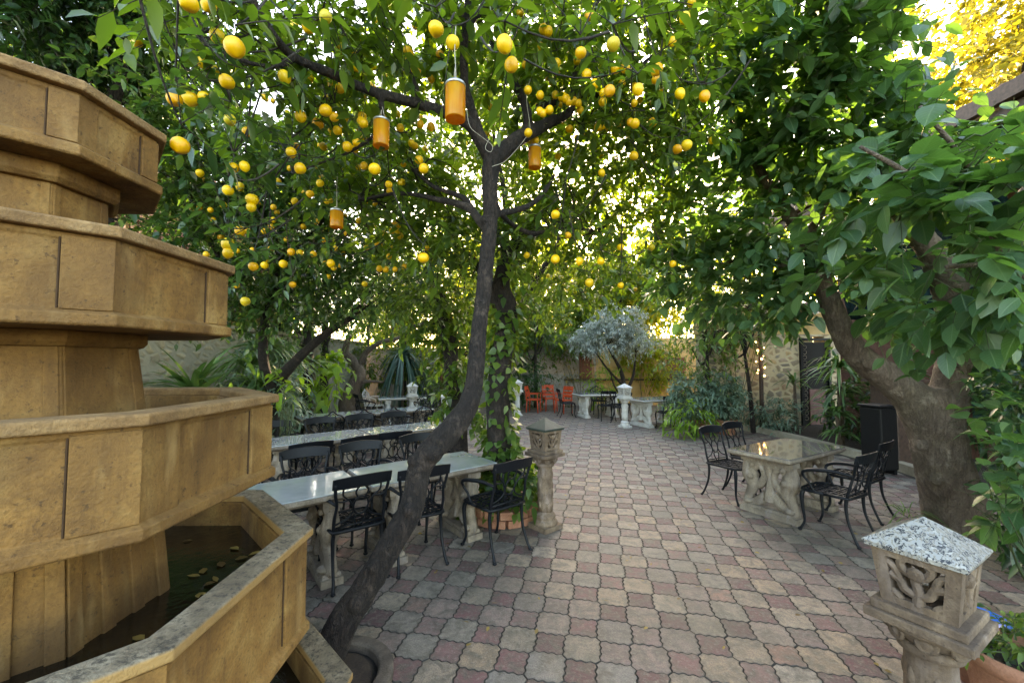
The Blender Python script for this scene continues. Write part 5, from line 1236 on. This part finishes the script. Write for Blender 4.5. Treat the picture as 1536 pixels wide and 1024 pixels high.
bush('loose climber with thin stems on the rubble wall left of the door', np.array((5.9, 10.8, 0)), [((5.6, 10.8, 2.7), (.6, .25, .4), 34), ((6.7, 10.8, 3.0), (.6, .25, .3), 30)], 'mid_leaf', .13, .05, 8, .4, name='climbing_shrub')
bush('leafy shrub below the dark shutter behind the dracaena', np.array((7.6, 9.0, .06)), [((7.5, 8.8, .7), (.5, .5, .6), 90), ((7.7, 7.6, .8), (.4, .6, .6), 70)], 'dark_leaf', .15, .06, 8, .4)
def pot(label, base, rad, h, mat='terracotta', group='terracotta plant pots', rz=0):
    t = thing('plant_pot', label, 'plant pot', base, rz, group)
    b = MB(); b.lathe([(rad * .66, 0), (rad * .7, .01), (rad * .93, h * .8), (rad * .95, h * .82), (rad, h * .84), (rad * 1.02, h * .9), (rad, h), (rad * .9, h), (rad * .86, h * .86)], 28); part('pot_body', b, mat, t)
    b = MB(); b.lathe([(rad * .88, h * .84), (rad * .5, h * .9), (.001, h * .92)], 20); part('soil', b, 'soil', t)
    return t
for px, py, d, rad, h, l, lb_, rr, n in ((1050, 600, 10.2, .26, .34, 'terracotta pot under the larger silver green shrub', 'larger silver green potted shrub near the far tables', (.58, .5, .42), 170), (1088, 600, 10.0, .26, .36, 'dark terracotta pot under the rounder silver green shrub', 'rounder silver green potted shrub by the rubble wall', (.40, .38, .36), 130)):
    q = P(px, py, d) * (1, 1, 0); pot(l, q, rad, h)
    bush(lb_, q + (0, 0, h * .9), [(q + (-.05, 0, h + .5), rr, n), (q + (-.4 if n > 150 else 0, 0, h + .75), (.3, .3, .3), 60)], 'sage_leaf', .12, .045, 9, .3, name='potted_shrub', group='silver green potted shrubs')
bush('low yellow green leafy plant spilling round the terracotta pots', P(1045, 640, 9.6) * (1, 1, 0), [(P(1035, 622, 9.6), (.4, .3, .22), 46)], 'lime_leaf', .2, .05, 7, .4)
bush('grey green bushy plant at the foot of the rubble wall', P(1160, 640, 10.3) * (1, 1, 0), [(P(1160, 622, 10.3), (.55, .4, .36), 110)], 'sage_leaf', .14, .035, 9, .4)
q = np.array((2.42, 2.05, 0)); q = np.array((P(1528, 915, 2.02)[0], 2.02, 0))
pot('large terracotta pot with succulents in the lower right corner', q, .21, .40)
bush('low green and brown succulents growing in the large terracotta pot', q + (0, 0, .37), [(q + (0, 0, .42), (.16, .16, .05), 60)], 'mid_leaf', .05, .022, 8, .13, name='succulent_plant', stems=0)
bd = thing('plastic_lid', 'bright blue plastic bowl lying by the terracotta pot', 'bowl', (2.62, 2.36, .3))
b = MB(); b.lathe([(.06, 0), (.10, .02), (.13, .06), (.135, .062), (.125, .066), (.09, .03), (.001, .015)], 28); part('bowl', b, 'blue', bd)
pot('smaller pot under the blue plastic bowl', np.array((2.62, 2.36, 0)), .13, .30)
# dark upright chest and clutter behind the thick tree
ck = thing('dark_cabinet', 'black upright cabinet between the dracaena and the thick grey trunk', 'cabinet', (P(1318, 650, 6.6)[0], 6.6, 0), R(8))
b = MB(); b.box((0, 0, .56), (.32, .34, .98)); part('body', b, 'black_box', ck, bevel=.03); b = MB(); b.box((0, 0, 1.07), (.36, .38, .04)); part('lid', b, 'black_box', ck, bevel=.015)
for sx in (-1, 1): b = MB(); b.box((sx * .12, 0, .035), (.05, .28, .07)); part('foot', b, 'black_box', ck)
bt_ = thing('blue_tarpaulin', 'bright blue crumpled tarpaulin seen through the fork of the thick tree', 'tarpaulin', P(1340, 558, 7.0))
b = MB(); vs = []; 
for i in range(9):
    for j in range(5): vs.append((-.42 + i * .1 + random.gauss(0, .015), random.gauss(0, .05), -.12 + j * .05 + .05 * math.sin(i * 1.3) + random.gauss(0, .012)))
b.add(vs, [(i * 5 + j, i * 5 + j + 1, i * 5 + j + 6, i * 5 + j + 5) for i in range(8) for j in range(4)], smooth=True); o = part('sheet', b, 'blue', bt_); o.modifiers.new('thick', 'SOLIDIFY').thickness = .012
# tarpaulin support: a stack of dark crates
cr = thing('garden_cupboard', 'dark wooden cupboard under the blue tarpaulin behind the thick grey tree', 'cupboard', (P(1345, 560, 7.0)[0], 7.05, 0), 0)
b = MB(); b.box((.15, .1, .74), (.55, .5, 1.36)); part('body', b, 'wood_dark', cr, bevel=.02); b = MB(); b.box((.15, .1, 1.44), (.8, .56, .05)); part('top', b, 'wood_dark', cr)

# --- amber hanging lamps
def amber_lamp(px, py, w_, h_, label, dia=.10):
    d = F * dia / w_; hh = h_ * d / F; p = P(px, py, d)
    t = thing('hanging_lamp', label, 'hanging lamp', p, random.random() * 3, 'amber lamps hung in the lemon tree'); r = dia / 2
    b = MB(); b.lathe([(r * .97, -hh / 2), (r, -hh / 2 + .004), (r, hh / 2 - .012), (r - .004, hh / 2 - .012), (r - .004, -hh / 2 + .006), (.001, -hh / 2 + .006)], 28); part('shade', b, 'amber', t)
    b = MB(); b.lathe([(r * 1.02, hh / 2 - .016), (r * 1.03, hh / 2 - .004), (r * .98, hh / 2), (.001, hh / 2 + .002)], 28); part('cap', b, 'steel', t)
    b = MB(); b.sweep([(0, 0, hh / 2), (.004, 0, hh / 2 + .08), (-.004, .004, hh / 2 + .17), (0, 0, hh / 2 + .3)], .0025, 5, 3); b.sweep([(r * .9, 0, hh / 2), (r * .3, 0, hh / 2 + .07), (0, 0, hh / 2 + .09)], .002, 5, 2); b.sweep([(-r * .9, 0, hh / 2), (-r * .3, 0, hh / 2 + .07), (0, 0, hh / 2 + .09)], .002, 5, 2); part('cord', b, 'wire', t)
for a in ((683, 153, 31, 56, 'largest amber cylinder lamp hanging left of the trunk fork'), (572, 200, 24, 42, 'amber cylinder lamp below the long left bough'), (802, 236, 19, 33, 'amber cylinder lamp hanging right of the trunk fork'), (505, 328, 19, 27, 'amber cylinder lamp low among the leaves at the left'), (875, 190, 14, 22, 'small amber lamp among the lemons at the end of the right bough'), (833, 303, 12, 22, 'small dull amber lamp above a single lemon near the ivy tree')): amber_lamp(*a)
b = MB()
b.sweep([P(700, 165, 2.75), P(705, 190, 2.72), P(722, 205, 2.75), P(738, 218, 2.8), P(736, 228, 2.8), P(728, 222, 2.8), P(735, 205, 2.85)], .002, 5, 5)
tag(part('loose_cord', b, 'wire'), 'pale loose cord looped round the trunk fork of the lemon tree', 'cord')
b = MB()
b.sweep([P(738, 250, 2.8), P(760, 240, 2.9), P(790, 205, 3.0), P(795, 190, 3.0), P(790, 140, 3.0), P(805, 90, 3.0), P(800, 60, 3.1)], .002, 5, 5)
tag(part('loose_cord', b, 'wire'), 'pale cord strung up the right bough of the lemon tree', 'cord')
# leaves floating on the lowest filled basins
bl = Blades(); n = 34; a = rng.random(n) * 6.28; a[:9] = rng.uniform(-.2, .75, 9); q = np.sqrt(rng.uniform(.32, .58, n)); base = np.stack([FX + q * np.cos(a), FY + q * np.sin(a), np.full(n, .9185)], 1); a = rng.random(n) * 6.28
bl.add(base, np.stack([np.cos(a), np.sin(a), np.full(n, .03)], 1), np.tile((0, 0, 1.), (n, 1)) + rng.normal(size=(n, 3)) * .08, .03 + .04 * rng.random(n), .016 + .02 * rng.random(n), .0, 2)
tag(part('floating_leaves', bl.mesh('floating_leaves', (0, 0, 0)), 'dry_leaf'), kind='stuff')
# post with fairy lights by the rubble wall
pb_ = P(1141, 560, 10.55)
b = MB(); b.sweep([(0, 0, .05), (.01, 0, 1.3), (0, 0, 2.7)], [.055, .05, .045], 8, 3, rough=.1)
tag(part('wooden_post', b, 'wood_dark'), 'dark thin post wound with fairy lights in front of the rubble wall', 'post').location = (pb_[0], pb_[1], 0)
fl = thing('fairy_lights', 'string of small warm fairy lights wound round the post by the rubble wall', 'fairy lights', (pb_[0], pb_[1], 1.6))
t_ = NT('warm_bulb'); M['bulb'] = t_.done(t_.n('ShaderNodeEmission', Color=(1, .62, .22, 1), Strength=2.2).outputs[0])
wpts = [(.075 * math.cos(k * .9), .075 * math.sin(k * .9), -.2 + k * .036) for k in range(26)]
b = MB(); b.sweep(wpts, .004, 4, 2); part('cable', b, 'black_metal', fl)
for k in range(0, 26, 2):
    b = MB(); x, y, z = wpts[k]; b.ball((x * 1.25, y * 1.25, z), .016 if k % 6 else .024, 8, 6); part('bulb', b, 'bulb', fl)
# fallen leaves
bl = Blades(); n = 420; x = rng.uniform(-4, 5.5, n); y = rng.uniform(1.6, 12, n) ; ok = np.abs(x) < y * 1.3
base = np.stack([x, y, np.full(n, .006)], 1)[ok]; n = len(base); a = rng.random(n) * 6.28
bl.add(base, np.stack([np.cos(a), np.sin(a), rng.random(n) * .12], 1), np.tile((0, 0, 1.), (n, 1)) + rng.normal(size=(n, 3)) * .2, .025 + .04 * rng.random(n), .013 + .014 * rng.random(n), .05, 2)
tag(part('fallen_leaves', bl.mesh('fallen_leaves', (0, 0, 0)), 'dry_leaf'), kind='stuff')
